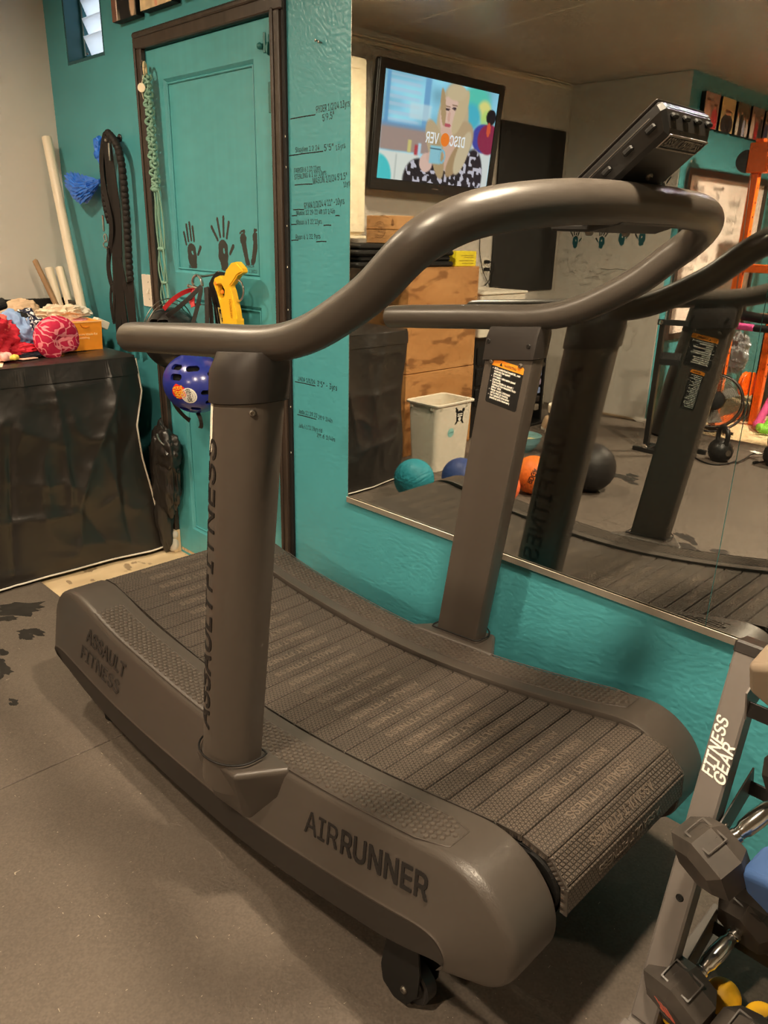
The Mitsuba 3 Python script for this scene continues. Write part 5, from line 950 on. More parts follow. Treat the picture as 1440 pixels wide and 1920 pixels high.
seal = union_all([Point(0, 0).buffer(0.050).difference(Point(0, 0).buffer(0.046)), Point(0, 0).buffer(0.038).difference(Point(0, 0).buffer(0.035)), sbox(-0.02, -0.016, -0.012, 0.016), sbox(-0.02, 0.010, 0.002, 0.016), sbox(0.006, -0.016, 0.014, 0.016), sbox(-0.006, -0.016, 0.014, -0.010)])
add('round_stamp', prism(seal, 0.0006, (-3.600, -1.835, 1.445), *WB), BRN, ck); add('corner_mark', prism(union_all([Polygon([(-0.014, 0), (0.014, 0), (0, 0.022)]), sbox(-0.012, -0.02, 0.012, -0.004)]), 0.0006, (-3.490, -1.835, 1.490), *WB), BRN, ck)
for i, ch in enumerate('POP'):
    a = (i - 1)*0.55; add('lettering', text(ch, 0.042, (-3.4502, -2.09 + 0.055*math.sin(a)*1.6, 1.44 + 0.055*math.cos(a) - 0.03), (0, math.cos(a), -math.sin(a)), (0, math.sin(a), math.cos(a)), 0.0008, False, center=True), BRN, ck)
yk = add('yellow_box', bx((-3.56, -2.615, 1.2295), (-3.455, -2.405, 1.325), 0.003), flat('bright_yellow', (238, 216, 44), 0.45), label='bright yellow box at the end of the black mats', cat='box')
add('print_lines', join(*[bx((-3.4548, -2.585, z), (-3.4545, -2.585 + w, z + 0.005)) for z, w in ((1.295, 0.13), (1.283, 0.10), (1.262, 0.15), (1.245, 0.12))]), flat('olive_print', (150, 130, 24), 0.5), yk, kind='stuff')
# white bin with stickers
bn = thing('waste_bin', 'white plastic bin with two stickers standing before the plywood boxes', 'bin')
def rrect_ring(x0, x1, y0, y1, z, r=0.03, n=6):
    q = []
    for cx, cy, a0 in ((x1 - r, y1 - r, 0), (x0 + r, y1 - r, 90), (x0 + r, y0 + r, 180), (x1 - r, y0 + r, 270)):
        for a in np.radians(np.linspace(a0, a0 + 90, n)): q.append([cx + r*math.cos(a), cy + r*math.sin(a), z])
    return q
B = (-3.305, -3.055, -2.175, -1.825)
rings = [rrect_ring(B[0] + 0.02, B[1] - 0.018, B[2] + 0.02, B[3] - 0.018, 0.002), rrect_ring(B[0], B[1], B[2], B[3], 0.425), rrect_ring(B[0] - 0.012, B[1] + 0.012, B[2] - 0.012, B[3] + 0.012, 0.427), rrect_ring(B[0] - 0.014, B[1] + 0.014, B[2] - 0.014, B[3] + 0.014, 0.437),
         rrect_ring(B[0] - 0.010, B[1] + 0.010, B[2] - 0.010, B[3] + 0.010, 0.441), rrect_ring(B[0] + 0.004, B[1] - 0.004, B[2] + 0.004, B[3] - 0.004, 0.437), rrect_ring(B[0] + 0.024, B[1] - 0.022, B[2] + 0.024, B[3] - 0.022, 0.02)]
add('tub', loft(rings), OFFW, bn, smooth=40)
for x in (-3.27, -3.26, -3.10, -3.085): add('rim_rib', bx((x - 0.003, B[3] - 0.002, 0.40), (x + 0.003, B[3] + 0.008, 0.425), 0.001), OFFW, bn)
for y in (-1.86, -1.875, -2.11): add('rim_rib', bx((B[1] - 0.002, y - 0.003, 0.40), (B[1] + 0.008, y + 0.003, 0.425), 0.001), OFFW, bn)
nf = unit(V(0.426, 0, -0.018)); fz = unit(V(0.018, 0, 0.423))
def on_bin(poly, y, z, off=0.0004): x = np.interp(z, [0.002, 0.425], [B[1] - 0.018, B[1]]); return prism(poly, 0.0006, V(x, y, z) + nf*off, (0, 1, 0), fz)
bear = union_all([Polygon([(-0.030, -0.035), (0.030, -0.035), (0.034, 0.026), (0, 0.036), (-0.034, 0.026)]), Point(-0.032, 0.036).buffer(0.012), Point(0.032, 0.036).buffer(0.012), Polygon([(-0.045, -0.052), (-0.030, -0.052), (0.050, 0.055), (0.040, 0.060)]), Polygon([(0.045, -0.052), (0.030, -0.052), (-0.02, 0.01), (-0.01, 0.02)])])
sk = add('mascot_sticker', on_bin(bear, -2.050, 0.345), INK, bn, label='black and white crossed-sticks sticker')
add('white_area', on_bin(union_all([sbox(-0.024, -0.004, 0.024, 0.016).difference(sbox(-0.024, 0.004, 0.024, 0.009)), Point(0, -0.020).buffer(0.014)]), -2.050, 0.345, 0.001), WHITEP, sk)
tk = add('round_sticker', on_bin(Point(0, 0).buffer(0.030, quad_segs=10), -1.975, 0.245), flat('aqua_sticker', (150, 208, 204), 0.5), bn, label='round pale aqua sticker')
add('print_marks', join(on_bin(union_all([sbox(-0.02 + 0.009*i, -0.004, -0.015 + 0.009*i, 0.005) for i in range(5)]), -1.975, 0.245, 0.001), on_bin(Point(0, 0).buffer(0.0275).difference(Point(0, 0).buffer(0.026)), -1.975, 0.245, 0.001)), flat('teal_print', (60, 120, 124), 0.5), tk, kind='stuff')
# balls on the floor
def ball_mat(n, c, kind):
    b = {'dimple': lambda p, nn, uv: 0.004*voronoi(p.x*60 + p.y*25, p.z*60 + p.y*31)[0]}.get(kind)
    return mat(n, s2l(*c), 0.5, 0.35, **({'bump': b} if b else {}))
def ball(c, r, m, label, words=None, name='slam_ball'):
    k = add(name, ico(c, r, 4), m, smooth=True, label=label, cat='ball'); return k
ball((-2.827, -1.391, 0.115), 0.115, ball_mat('teal_ball', (42, 134, 150), 'dimple'), 'dimpled teal slam ball nearest the covered bench')
ball((-2.690, -1.640, 0.110), 0.110, ball_mat('blue_ball', (52, 68, 118), ''), 'dark blue ball in front of the white bin')
ball((-2.438, -1.704, 0.100), 0.100, ball_mat('coral_ball', (236, 108, 66), ''), 'coral-orange ball, the smaller of the two orange ones')
ok = ball((-2.429, -1.990, 0.113), 0.113, ball_mat('orange_ball', (222, 112, 44), ''), 'orange ball with black lettering behind the coral ball', name='medicine_ball')
oc = V(-2.429, -1.990, 0.113); orr = V(0.113, 0.113, 0.113)
add('lettering', join(on_shell(oc, orr, (0.40, 0.85, 0.25), flat_text('RDGA', 0.030, 0.095, True, (0, 0.0)), PI/2 + 0.35, 0.0006, 0.0008, 0.01), on_shell(oc, orr, (0.80, 0.55, 0.30), flat_text('RESISTANT PUTTY', 0.009, 0.09, False, (0, 0)), PI/2 + 0.3, 0.0006, 0.0008, 0.01)), INK, ok)
bk = ball((-2.234, -2.297, 0.145), 0.145, ball_mat('black_ball', (34, 31, 30), ''), 'large black ball behind the reflected treadmill post', name='exercise_ball')
add('ring_grooves', join(*[torus_arc((-2.234, -2.297, 0.145 + h), (1, 0, 0), (0, 1, 0), math.sqrt(0.145**2 - h*h) + 0.0004, 0.0012, n=40, m=6) for h in (-0.05, -0.02, 0.02, 0.05, 0.08)]), BLACKM, bk, smooth=True, kind='stuff')
bw = thing('mixing_bowl', 'pale blue ribbed bowl with a cream inside on the floor by the black bin', 'bowl')
add('outside', lathe([(0.05, 0.0), (0.055, 0.010), (0.085, 0.035), (0.108, 0.075), (0.118, 0.115), (0.122, 0.118), (0.116, 0.117), (0.104, 0.078), (0.08, 0.04), (0.0, 0.02)], 40, (-3.02, -2.73, 0.0)), flat('pale_blue_glaze', (122, 168, 176), 0.3, 0.5), bw, smooth=30)
add('inside', lathe([(0.1165, 0.1162), (0.1045, 0.0792), (0.0805, 0.0412), (0.0, 0.0212)], 40, (-3.02, -2.73, 0.0), caps=False), flat('cream_glaze', (224, 214, 170), 0.35, 0.5), bw, smooth=True)
for h in (0.07, 0.085): add('rib', torus_arc((-3.02, -2.73, h), (1, 0, 0), (0, 1, 0), np.interp(h, [0.035, 0.075, 0.115], [0.085, 0.108, 0.118]), 0.002, n=40, m=6), 'mat_pale_blue_glaze', bw, smooth=True)
# black bin with a white liner
kb = thing('black_bin', 'black pedal bin with a white liner by the bowl', 'bin')
add('tub', lathe([(0.10, 0.0), (0.105, 0.01), (0.125, 0.33), (0.122, 0.34), (0.10, 0.02), (0, 0.02)], 28, (-2.78, -2.86, 0)), BLACK, kb, smooth=30); add('liner', lathe([(0.127, 0.30), (0.130, 0.335), (0.128, 0.35), (0.118, 0.346), (0.112, 0.25)], 28, (-2.78, -2.86, 0), caps=False), OFFW, kb, smooth=30)
# white cabinet, dumbbell tower, black board, outlet
wk = thing('white_cabinet', 'low white cabinet on a black base below the black board', 'cabinet')
add('body', bx((-3.88, -3.215, 0.74), (-3.45, -2.70, 1.035), 0.006), OFFW, wk); add('top', bx((-3.885, -3.225, 1.035), (-3.435, -2.69, 1.052), 0.005), OFFW, wk); add('base', bx((-3.86, -3.16, 0.0), (-3.50, -2.72, 0.74), 0.006), BLACK, wk)
for z in (0.60, 0.45, 0.3): add('drawer', bx((-3.50, -3.14, z - 0.065), (-3.488, -2.74, z + 0.065), 0.008), BLACKM, wk)
bd = add('black_board', bx((LX + 0.001, -4.205, 1.0), (LX + 0.022, -3.352, 2.232), 0.004), BLACK, label='tall black board on the pale wall left of the corner', cat='board')
for y in (-3.39, -3.43): add('bolt', screw((LX + 0.022, y, 1.04), (1, 0, 0), 0.012, 0.006), STEEL, bd)
oc_ = add('wall_outlet', bx((LX + 0.0005, -3.31, 1.15), (LX + 0.007, -3.235, 1.265), 0.002), OFFW, label='white wall outlet with two black plugs', cat='outlet')
for z, y0 in ((1.235, -3.27), (1.180, -3.272)):
    add('plug', bx((LX + 0.007, y0 - 0.016, z - 0.012), (LX + 0.045, y0 + 0.016, z + 0.012), 0.004), BLACKM, oc_)
add('power_cord', join(tube(spline([(LX + 0.045, -3.27, 1.235), (LX + 0.06, -3.31, 1.22), (LX + 0.03, -3.33, 1.13), (LX + 0.02, -3.27, 1.06)], 24), 0.004, 7), tube(spline([(LX + 0.045, -3.272, 1.18), (LX + 0.05, -3.30, 1.15), (LX + 0.02, -3.335, 1.06)], 20), 0.004, 7), tube(spline([(LX + 0.008, -3.20, 1.50), (LX + 0.01, -3.21, 1.25), (LX + 0.02, -3.33, 1.06)], 24), 0.003, 7)), BLACKM, oc_, smooth=True)
tw = thing('dumbbell_tower', 'upright black rack holding a column of small dumbbells by the corner', 'rack')
for y in (-3.30, -3.56): add('post', bx((-3.72, y - 0.02, 0.0), (-3.66, y + 0.02, 0.86), 0.004), BLACK, tw)
add('base', bx((-3.78, -3.62, 0.0), (-3.42, -3.24, 0.02), 0.004), BLACK, tw); add('side_panel', bx((-3.70, -3.62, 0.02), (-3.48, -3.60, 0.88), 0.004), BLACK, tw)
cols = [('grey', (128, 118, 106)), ('grey', 0), ('grey', 0), ('grey', 0), ('dark', (44, 40, 38)), ('pale blue', (150, 164, 208)), ('lilac', (170, 148, 172)), ('blue', (136, 156, 206)), ('dark', 0), ('grey', 0)]
mk_ = {}
for i, (nm, c) in enumerate(cols):
    if c: mk_[nm] = flat('neoprene_' + nm.replace(' ', '_'), c, 0.5)
    z = 0.755 - 0.068*i; k = thing('small_dumbbell', f'{nm} dumbbell in the upright rack, ' + ['topmost', 'second from the top', 'third from the top', 'fourth from the top', 'fifth from the top', 'sixth from the top', 'seventh from the top', 'third from the bottom', 'second from the bottom', 'lowest'][i], 'dumbbell', 'dumbbells in the upright rack')
    for y, nn in ((-3.47, 0), (-3.35, 1)):
        add('head', hull(np.vstack([ico((-3.535 + a, y + 0.016*b, z + e), 0.012, 1).vertices for a in (-0.09, 0.095) for b in (-1, 1) for e in (-0.014, 0.014)])), mk_[nm], k, smooth=40)
    add('handle', cyl((-3.53, -3.47, z), (-3.53, -3.35, z), 0.012, 12), mk_[nm], k)
    add('arm', bx((-3.66, -3.42, z - 0.03), (-3.44, -3.40, z - 0.027)), BLACK, tw)
for x, y, lab in ((-3.30, -3.42, 'beige and grey gym shoe on the floor by the upright rack'), (-3.22, -3.36, 'second beige gym shoe beside its pair')):
    s = add('gym_shoe', hull(np.vstack([ico((x, y, 0.035), 0.035, 2).vertices, ico((x + 0.20, y + 0.06, 0.028), 0.028, 2).vertices, ico((x + 0.02, y + 0.01, 0.085), 0.03, 2).vertices])), 'mat_beige_leather', smooth=40, label=lab, cat='shoe')
    add('sole', hull(np.vstack([cyl((x, y, 0.0), (x, y, 0.014), 0.038, 14).vertices, cyl((x + 0.20, y + 0.06, 0.0), (x + 0.20, y + 0.06, 0.014), 0.032, 14).vertices])), OFFW, s)
# conduits under the ceiling
for i, (z0, z1, r) in enumerate(((2.497, 2.545, 0.011), (2.530, 2.556, 0.006))):
    add('conduit', tube(np.array([[LX + 0.014 + 0.01*i, -0.8, z0 - 0.01], [LX + 0.014, -2.4, (z0 + z1)/2], [LX + 0.014, -4.235, z1]]), r, 10), PIPEW, smooth=40, label=['thick painted conduit along the top of the pale wall', 'thin painted conduit above the thick one'][i], cat='conduit')
add('loose_cable', tube(spline([(LX + 0.02, -1.6, 2.545), (LX + 0.03, -2.2, 2.50), (LX + 0.03, -2.75, 2.515), (LX + 0.02, -3.4, 2.555), (LX + 0.02, -4.2, 2.572)], 40), 0.004, 7), PIPEW, smooth=True, label='slack painted cable crossing the conduits', cat='cable')
# drawings on the white corner wall
HTEAL = flat('handprint_teal', (26, 82, 88), 0.5); PEN = flat('grey_pen', (112, 104, 96), 0.6); DPEN = flat('dark_pen', (48, 48, 50), 0.6)
def stroke(pts, w=0.002): 
    from shapely.geometry import LineString
    return LineString(pts).buffer(w/2, quad_segs=2)
def wall_draw(name, poly, x, z, m, label): structure(name, prism(poly, 0.0006, (x, BY, z), *WB), m, 'wall_back', label=label)
for i, (x, z, s, mrr) in enumerate(((-3.735, 1.402, 0.92, 1), (-3.487, 1.405, 0.92, -1), (-3.310, 1.437, 1.0, 1), (-3.135, 1.440, 1.0, -1))):
    h = affinity.scale(hand_shape(1, spread=1.15), 0.88*s*(-mrr), 0.95*s, origin=(0, 0)); palm = h.intersection(sbox(-0.05, -0.1, 0.045, 0.03)); rest = h.difference(palm)
    wall_draw('handprint', affinity.scale(palm, 1, 1, origin=(0, 0)), x, z, HTEAL, 'teal painted palm print'); wall_draw('finger_print', rest, x, z, INK, 'dark finger prints above a palm print')
dr_rng = np.random.default_rng(5)
def squiggle(n, w, h, wd=0.0018):
    t = np.linspace(0, 1, n*4); return stroke(np.c_[t*w + 0.004*np.sin(t*n*6.3), h*(np.sin(t*n*6.28 + dr_rng.random()*6)*0.5 + 0.35*np.sin(t*n*10 + dr_rng.random()*6))], wd)
for _ in range(58):
    x, z = -2.96 - 0.86*dr_rng.random(), 0.92 + 0.9*dr_rng.random()**1.1
    if 1.33 < z < 1.52: z -= 0.25
    g = affinity.rotate(squiggle(int(3 + 4*dr_rng.random()), 0.04 + 0.09*dr_rng.random(), 0.008 + 0.014*dr_rng.random()), (dr_rng.random() - 0.5)*50, origin=(0, 0))
    wall_draw('pen_scribble', g, x, z, PEN if dr_rng.random() < 0.75 else DPEN, 'faint pen scribble')
def outline(s): h = affinity.scale(hand_shape(1, spread=1.0), s, s, origin=(0, 0)).buffer(0.012).buffer(-0.006).simplify(0.002); return h.buffer(0.0016).difference(h.buffer(-0.0010))
wall_draw('hand_outline', outline(1.0), -3.145, 0.63, PEN, 'traced outline of a hand'); wall_draw('hand_outline', affinity.rotate(outline(0.6), 20, origin=(0, 0)), -3.01, 0.85, PEN, 'small traced hand'); wall_draw('hand_outline', affinity.rotate(outline(0.8), -35, origin=(0, 0)), -3.80, 1.17, PEN, 'tilted traced hand near the corner')
wall_draw('dark_print', affinity.rotate(hand_shape(1, spread=0.8), 15, origin=(0, 0)), -3.035, 1.80, INK, 'dark hand print high on the wall'); wall_draw('pen_line', stroke([(-0.12, 0.0), (-0.03, 0.006), (0.05, -0.004), (0.12, 0.0)], 0.004), -3.35, 1.19, DPEN, 'dark pen line')
structure('baseboard_back', bx((LX + 0.4, BY, 0.0), (-2.96, BY + 0.012, 0.018), 0.003), flat('dusty_base', (150, 128, 100), 0.7))
structure('chipped_corner', crumple((-2.935, BY + 0.01, 0.015), 0.05, (1.2, 0.5, 0.4), 0.3, 61, floor=0.0), PLASTER, 'wall_back')
# canvases and whiteboard on the teal alcove wall
def canvas2(y0, y1, z0, z1, fn, label):
    k = add('canvas_print', bx((BX + 0.0005, y1, z0), (BX + 0.036, y0, z1), 0.002), BLACKM, label=label, cat='canvas print', group='canvas prints in the teal alcove')
    printed('print', (BX + 0.0365, y1 + 0.001, z0 + 0.001), (0, 1, 0), (0, 0, 1), y0 - y1 - 0.002, z1 - z0 - 0.002, fn, k, 40, 50)
def people(bg, cols, seed):
    def fn(u, v):
        r = np.random.default_rng(seed); p = paint(bg)(u)
        for i, c in enumerate(cols):
            x = (i + 0.5)/len(cols); h = 0.45 + 0.25*r.random(); p.on(ell(u, v, x, h*0.45, 0.42/len(cols), h*0.55), c); p.on(ell(u, v, x, h + 0.06, 0.16/len(cols) + 0.03, 0.07), (206, 156, 128)); p.on(ell(u, v, x, h + 0.11, 0.18/len(cols) + 0.03, 0.04), (90, 62, 44))
        return p.a
    return fn
for i, (y0, y1, fn) in enumerate(((-4.44, -4.69, people((170, 140, 126), [(196, 60, 66), (214, 170, 150)], 1)), (-4.735, -4.985, people((196, 178, 130), [(40, 36, 40)], 2)), (-5.03, -5.28, people((84, 80, 60), [(220, 214, 214), (180, 190, 220), (40, 38, 44), (226, 220, 210)], 3)),
                            (-5.32, -5.57, people((120, 104, 96), [(60, 56, 60), (180, 44, 50), (230, 214, 206)], 4)), (-5.61, -5.86, people((110, 90, 80), [(176, 60, 80), (214, 190, 180), (60, 70, 110)], 5)))):
    canvas2(y0, y1, 2.225, 2.462, fn, ['canvas print nearest the white corner, with a red shirt', 'canvas print of one dark figure on sand', 'canvas print of a pale-clothed group', 'canvas print with a red figure in the middle', 'canvas print farthest along the alcove wall'][i])
wb = thing('whiteboard', 'dark-framed whiteboard with faint pen notes on the teal alcove wall', 'whiteboard')
WY0, WY1, WZ0, WZ1 = -4.37, -5.95, 0.66, 1.945
add('panel', bx((BX + 0.002, WY1, WZ0), (BX + 0.014, WY0, WZ1)), flat('whiteboard_face', (232, 218, 208), 0.25, 0.5), wb)
for a in (((WY1, WZ1 - 0.05), (WY0, WZ1)), ((WY1, WZ0), (WY0, WZ0 + 0.05)), ((WY1, WZ0), (WY1 + 0.05, WZ1)), ((WY0 - 0.05, WZ0), (WY0, WZ1))): add('frame_rail', bx((BX + 0.001, a[0][0], a[0][1]), (BX + 0.030, a[1][0], a[1][1]), 0.003), TRIM, wb)
gs = []
for (y, z, w, h, n) in ((-4.50, 1.80, 0.20, 0.05, 8), (-4.86, 1.82, 0.20, 0.03, 9), (-4.93, 1.76, 0.07, 0.05, 3), (-5.20, 1.72, 0.22, 0.06, 7), (-5.20, 1.60, 0.22, 0.05, 7), (-5.22, 1.50, 0.16, 0.04, 5), (-5.25, 1.42, 0.16, 0.04, 5), (-4.52, 1.28, 0.24, 0.05, 9), (-4.50, 1.21, 0.22, 0.04, 8), (-4.50, 1.14, 0.26, 0.04, 9), (-4.80, 1.30, 0.16, 0.06, 5), (-4.62, 1.05, 0.10, 0.04, 4), (-4.5, 0.98, 0.2, 0.04, 6)):
    gs.append(prism(squiggle(n, w, h, 0.005), 0.0006, (BX + 0.0142, y - w, z), (0, 1, 0), (0, 0, 1)))
for q in gs: add('pen_note', q, PEN, wb)
add('wall_nail', screw((BX, -4.42, 1.99), (1, 0, 0), 0.010, 0.012), OFFW, label='pale wall plug above the corner of the whiteboard', cat='wall plug')
# squat rack
ORG = mat('orange_paint', s2l(232, 96, 22), 0.35, 0.5)
qr = thing('squat_rack', 'bright orange squat rack with pulleys in the teal alcove', 'squat rack')
for x, y, h in ((-2.45, -4.55, 2.13), (-2.30, -4.92, 1.4), (-1.55, -4.55, 2.13), (-1.55, -5.6, 2.13), (-2.45, -5.75, 2.13)):
    k = add('upright', bx((x - 0.030, y - 0.030, 0.0), (x + 0.030, y + 0.030, h), 0.004), ORG, qr)
    add('hole_row', join(*[cyl((x - 0.0305, y, z), (x + 0.0305, y, z), 0.010, 10) for z in np.arange(0.3, h - 0.1, 0.10)]), BLACKM, k, kind='stuff')
for a, b in (((-2.42, -4.575, 2.03), (-1.58, -4.525, 2.09)), ((-2.475, -5.72, 2.03), (-2.425, -4.58, 2.09)), ((-2.47, -5.78, 0.0), (-2.43, -4.52, 0.06)), ((-2.42, -4.57, 0.86), (-2.10, -4.53, 0.92)), ((-2.42, -4.575, 1.21), (-2.02, -4.525, 1.27)), ((-2.30, -4.95, 1.18), (-1.58, -4.89, 1.24))): add('crossbar', bx(a, b, 0.004), ORG, qr)
add('pulley_bracket', bx((-2.50, -4.62, 1.90), (-2.36, -4.48, 2.10), 0.006), ORG, qr)
add('pulley', lathe([(0.02, -0.02), (0.075, -0.02), (0.078, -0.014), (0.066, -0.004), (0.066, 0.004), (0.078, 0.014), (0.075, 0.02), (0.02, 0.02)], 28, (-2.52, -4.53, 1.98), (0.35, 1, 0)), BLACK, qr, smooth=35)
add('pulley', lathe([(0.02, -0.02), (0.095, -0.02), (0.098, -0.014), (0.086, -0.004), (0.086, 0.004), (0.098, 0.014), (0.095, 0.02), (0.02, 0.02)], 28, (-2.37, -4.88, 0.33), (1, 0.1, 0)), ORG, qr, smooth=35)
add('guide_cable', join(tube(np.array([[-2.47, -4.51, 1.92], [-2.42, -4.5, 1.0], [-2.41, -4.5, 0.1]]), 0.003, 6), tube(np.array([[-2.40, -4.85, 0.33], [-2.36, -4.6, 0.9]]), 0.003, 6)), STEEL, qr, smooth=True)
add('weight_shroud', bx((-2.38, -5.55, 0.05), (-2.33, -5.0, 1.75), 0.01), BLACKM, qr)
add('foam_pad', tube(np.array([[-2.40, -4.50, 0.905], [-2.20, -4.47, 0.89], [-1.9, -4.45, 0.885]]), 0.036, 16), BLACKM, qr, smooth=40)
PINK = flat('pink_foam', (216, 84, 148), 0.6); LIME = flat('lime_foam', (126, 196, 62), 0.6)
pb = thing('padded_bar', 'pink and black padded bar across the front of the squat rack', 'bar')
for a, b, m in ((0.0, 0.20, PINK), (0.20, 0.36, BLACKM), (0.36, 0.60, PINK)): add('sleeve', cyl((-2.42 + a, -4.44 + a*0.05, 0.825 - a*0.02), (-2.42 + b, -4.44 + b*0.05, 0.825 - b*0.02), 0.026, 18, 0.006), m, pb, smooth=40)
for i, (p, q, m, lab) in enumerate((((-2.18, -4.68, 0.035), (-2.02, -4.82, 0.035), LIME, 'lime green foam bar lying in front of the rack'), ((-2.14, -4.62, 0.033), (-1.95, -4.72, 0.033), LIME, 'second lime green foam bar, nearer the kettlebells'), ((-2.24, -4.78, 0.033), (-2.10, -4.95, 0.033), PINK, 'short pink foam bar lying beside the lime ones'), ((-2.20, -4.72, 0.03), (-2.12, -5.10, 0.62), PINK, 'long pink foam bar leaning against the rack'), ((-2.12, -4.70, 0.03), (-2.02, -5.06, 0.52), LIME, 'long lime foam bar leaning against the rack'))):
    add('foam_bar', cyl(p, q, 0.030, 18, 0.008), m, smooth=40, label=lab, cat='foam bar')
# floor fan
fn_ = thing('floor_fan', 'round black floor fan with a silver wire grille in front of the squat rack', 'fan')
fc, fd = V(-2.42, -4.43, 0.235), unit(V(0.45, 1.0, 0.25)); fa = unit(np.cross(fd, (0, 0, 1))); fb = np.cross(fa, fd)
add('wire_grille', join(*[torus_arc(fc + fd*(0.085 - 0.5*(R/0.20)**2*0.08), fa, fb, R, 0.0022, n=40, m=6) for R in np.arange(0.045, 0.201, 0.013)] + [tube(np.array([fc + fd*(0.085 - 0.5*(q/0.20)**2*0.08) + q*(fa*math.cos(t) + fb*math.sin(t)) for q in (0.03, 0.09, 0.15, 0.20)]), 0.002, 6) for t in np.arange(0, 2*PI, PI/6)]), STEEL, fn_, smooth=True, kind='stuff')
add('ring', torus_arc(fc + fd*0.0, fa, fb, 0.205, 0.012, n=48, m=10), BLACK, fn_, smooth=True)
add('motor', lathe([(0.070, 0.10), (0.072, 0.15), (0.06, 0.19), (0.03, 0.195)], 28, fc, fd), BLACKM, fn_, smooth=35); add('hub', lathe([(0.04, -0.02), (0.045, 0.05), (0.02, 0.06)], 20, fc, fd), BLACKM, fn_)
for t in (0.3, 0.3 + 2*PI/3, 0.3 + 4*PI/3):
    d1_ = fa*math.cos(t) + fb*math.sin(t); d2_ = fa*math.cos(t + 0.7) + fb*math.sin(t + 0.7); add('blade', hull([fc + d1_*0.04, fc + d1_*0.18 + fd*0.03, fc + d2_*0.18 - fd*0.02, fc + d2_*0.05 - fd*0.01, fc + d1_*0.18 + fd*0.033, fc + d2_*0.18 - fd*0.017]), flat('fan_blade', (150, 150, 146), 0.3), fn_)
add('stand', join(tube(spline([fc + fa*0.215, fc + fa*0.20 - V(0, 0, 0.14), V(fc[0] + 0.02, fc[1] + 0.12, 0.016), fc - fa*0.20 - V(0, 0, 0.14), fc - fa*0.215], 40), 0.010, 8), tube(np.array([[fc[0] - 0.2, fc[1] - 0.05, 0.014], [fc[0] + 0.2, fc[1] + 0.05, 0.014]]), 0.012, 8)), BLACK, fn_, smooth=True)
add('plastic_sack', crumple((-2.44, -4.72, 0.58), 0.12, (0.85, 0.6, 1.25), 0.25, 71, 6, 4), flat('clear_film', (120, 124, 126), 0.2, 0.6), smooth=25, label='crumpled clear plastic sack hanging behind the fan', cat='sack')
add('sack_hook', tube(np.array([[-2.44, -4.62, 0.70], [-2.45, -4.60, 0.80], [-2.45, -4.58, 0.90]]), 0.004, 6), BLACK, 'plastic_sack', smooth=True)
# kettlebells, stand, heavy bag, cord
def kettlebell(c, s, label, turn):
    k = thing('kettlebell', label, 'kettlebell'); c = V(*c)
    add('body', lathe([(0.055*s, 0.0), (0.062*s, 0.006), (0.088*s, 0.045*s), (0.095*s, 0.085*s), (0.086*s, 0.128*s), (0.060*s, 0.160*s), (0.03*s, 0.172*s)], 32, c), BLACK, k, smooth=40)
    a = V(math.cos(turn), math.sin(turn), 0); pts = [c + a*x*s + V(0, 0, z*s) for x, z in ((-0.058, 0.140), (-0.070, 0.185), (-0.064, 0.235), (-0.035, 0.262), (0.035, 0.262), (0.064, 0.235), (0.070, 0.185), (0.058, 0.140))]
    add('handle', tube(spline(pts, 36), 0.0185*s, 14), BLACK, k, smooth=True)
    add('stamp', prism(Point(0, 0).buffer(0.024*s), 0.003, c + V(0.079*s, 0.050*s, 0.085*s), (-0.53, 0.85, 0), (0, 0, 1)), STEEL, k)
kettlebell((-1.985, -3.580, 0.0), 0.88, 'black kettlebell standing alone on the mat in front of the fan', 0.7)
kettlebell((-1.700, -3.745, 0.0), 0.88, 'black kettlebell at the right, nearer the whiteboard end', 0.2)
st = thing('squat_stand', 'slim black adjustable stand with flat feet near the white wall', 'stand')
for x, y in ((-2.445, -3.41), (-2.20, -3.52)):
    add('post', bx((x - 0.018, y - 0.018, 0.03), (x + 0.018, y + 0.018, 0.90), 0.003), BLACK, st)
    for dy in (-0.16, 0.0): add('foot_bar', bx((x - 0.085, y + dy - 0.015 + 0.02, 0.0), (x + 0.085, y + dy + 0.015 + 0.02, 0.03), 0.003), BLACK, st)
    add('foot_link', bx((x - 0.018, y - 0.16, 0.0), (x + 0.018, y + 0.02, 0.028), 0.003), BLACK, st); add('adjuster', join(cyl((x, y + 0.018, 0.05), (x, y + 0.045, 0.05), 0.012, 12, 0.002), lathe([(0.02, 0.031), (0.022, 0.04), (0.012, 0.05)], 14, (x, y + 0.02, 0))), CHROME, st, smooth=40)
add('crossbar', hull([V(x, y, z) + V(0, e, f) for x, y in ((-2.47, -3.385), (-2.175, -3.50)) for z in (0.905,) for e in (-0.012, 0.012) for f in (-0.018, 0.018)]), BLACK, st)
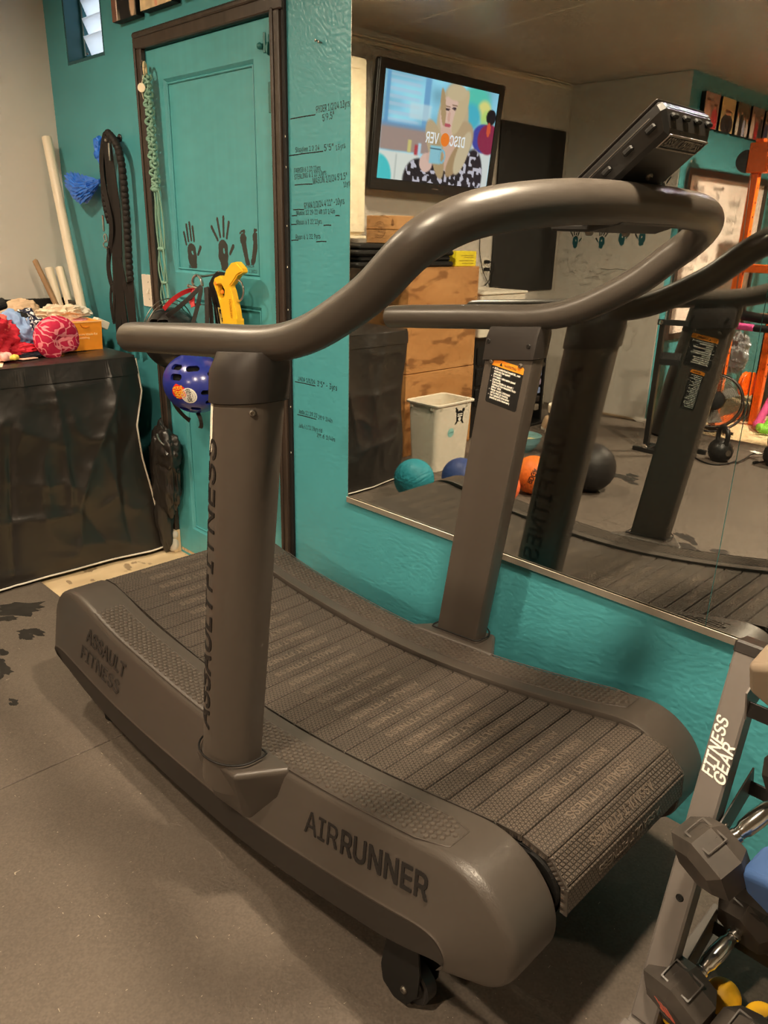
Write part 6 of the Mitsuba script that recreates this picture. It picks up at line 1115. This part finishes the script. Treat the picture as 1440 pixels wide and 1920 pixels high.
add('grip_loop', tube(spline([(-2.22, -3.50, 0.92), (-2.20, -3.49, 1.04), (-2.13, -3.46, 1.07), (-2.10, -3.45, 1.0), (-2.12, -3.46, 0.90)], 26), 0.014, 10), BLACKM, st, smooth=True)
for x, y in ((-2.445, -3.372), (-2.20, -3.482)): add('bolt', lathe([(0.015, 0), (0.015, 0.006), (0.0, 0.008)], 14, (x, y, 0.905), (0.35, 1, 0)), CHROME, st)
add('lower_shelf', hull([V(x, y, z) for x, y in ((-2.44, -3.40), (-2.21, -3.50)) for z in (0.62, 0.66)] + [V(x, y - 0.05, z) for x, y in ((-2.44, -3.40), (-2.21, -3.50)) for z in (0.66, 0.70)]), BLACKM, st)
hb = add('heavy_bag', loft([[[cx + r*math.cos(a), cy + r*math.sin(a), z] for a in np.arange(28)*2*PI/28] for z, r, cx, cy in ((0.0, 0.12, -2.56, -4.02), (0.02, 0.15, -2.56, -4.02), (0.4, 0.155, -2.50, -4.03), (0.85, 0.15, -2.42, -4.04), (0.98, 0.145, -2.40, -4.04), (1.0, 0.12, -2.40, -4.04))]), NYLON, smooth=40, label='black heavy bag leaning behind the slim stand', cat='punching bag')
add('strap_band', loft([[[cx + r*math.cos(a), cy + r*math.sin(a), z] for a in np.arange(28)*2*PI/28] for z, r, cx, cy in ((0.80, 0.154, -2.428, -4.04), (0.85, 0.1535, -2.42, -4.04))], caps=False), BLACKM, hb, smooth=True)
co = thing('power_cord', 'thin black cord with a white tag snaking across the floor by the kettlebell', 'cord')
add('cable', tube(spline([(-2.20, -3.62, 0.006), (-2.05, -3.45, 0.006), (-1.95, -3.44, 0.006), (-1.88, -3.72, 0.02), (-1.87, -3.85, 0.03), (-1.80, -3.92, 0.02), (-1.78, -3.78, 0.008), (-1.80, -3.72, 0.008)], 60), 0.0045, 7), BLACKM, co, smooth=True)
add('tag', rot(cb((-1.86, -3.83, 0.045), (0.075, 0.045, 0.002), 0), 0.5, [0, 0, 1], (-1.86, -3.83, 0)), WHITEP, co); add('plug', cyl((-1.80, -3.72, 0.010), (-1.81, -3.67, 0.010), 0.010, 10, 0.003), BLACKM, co)
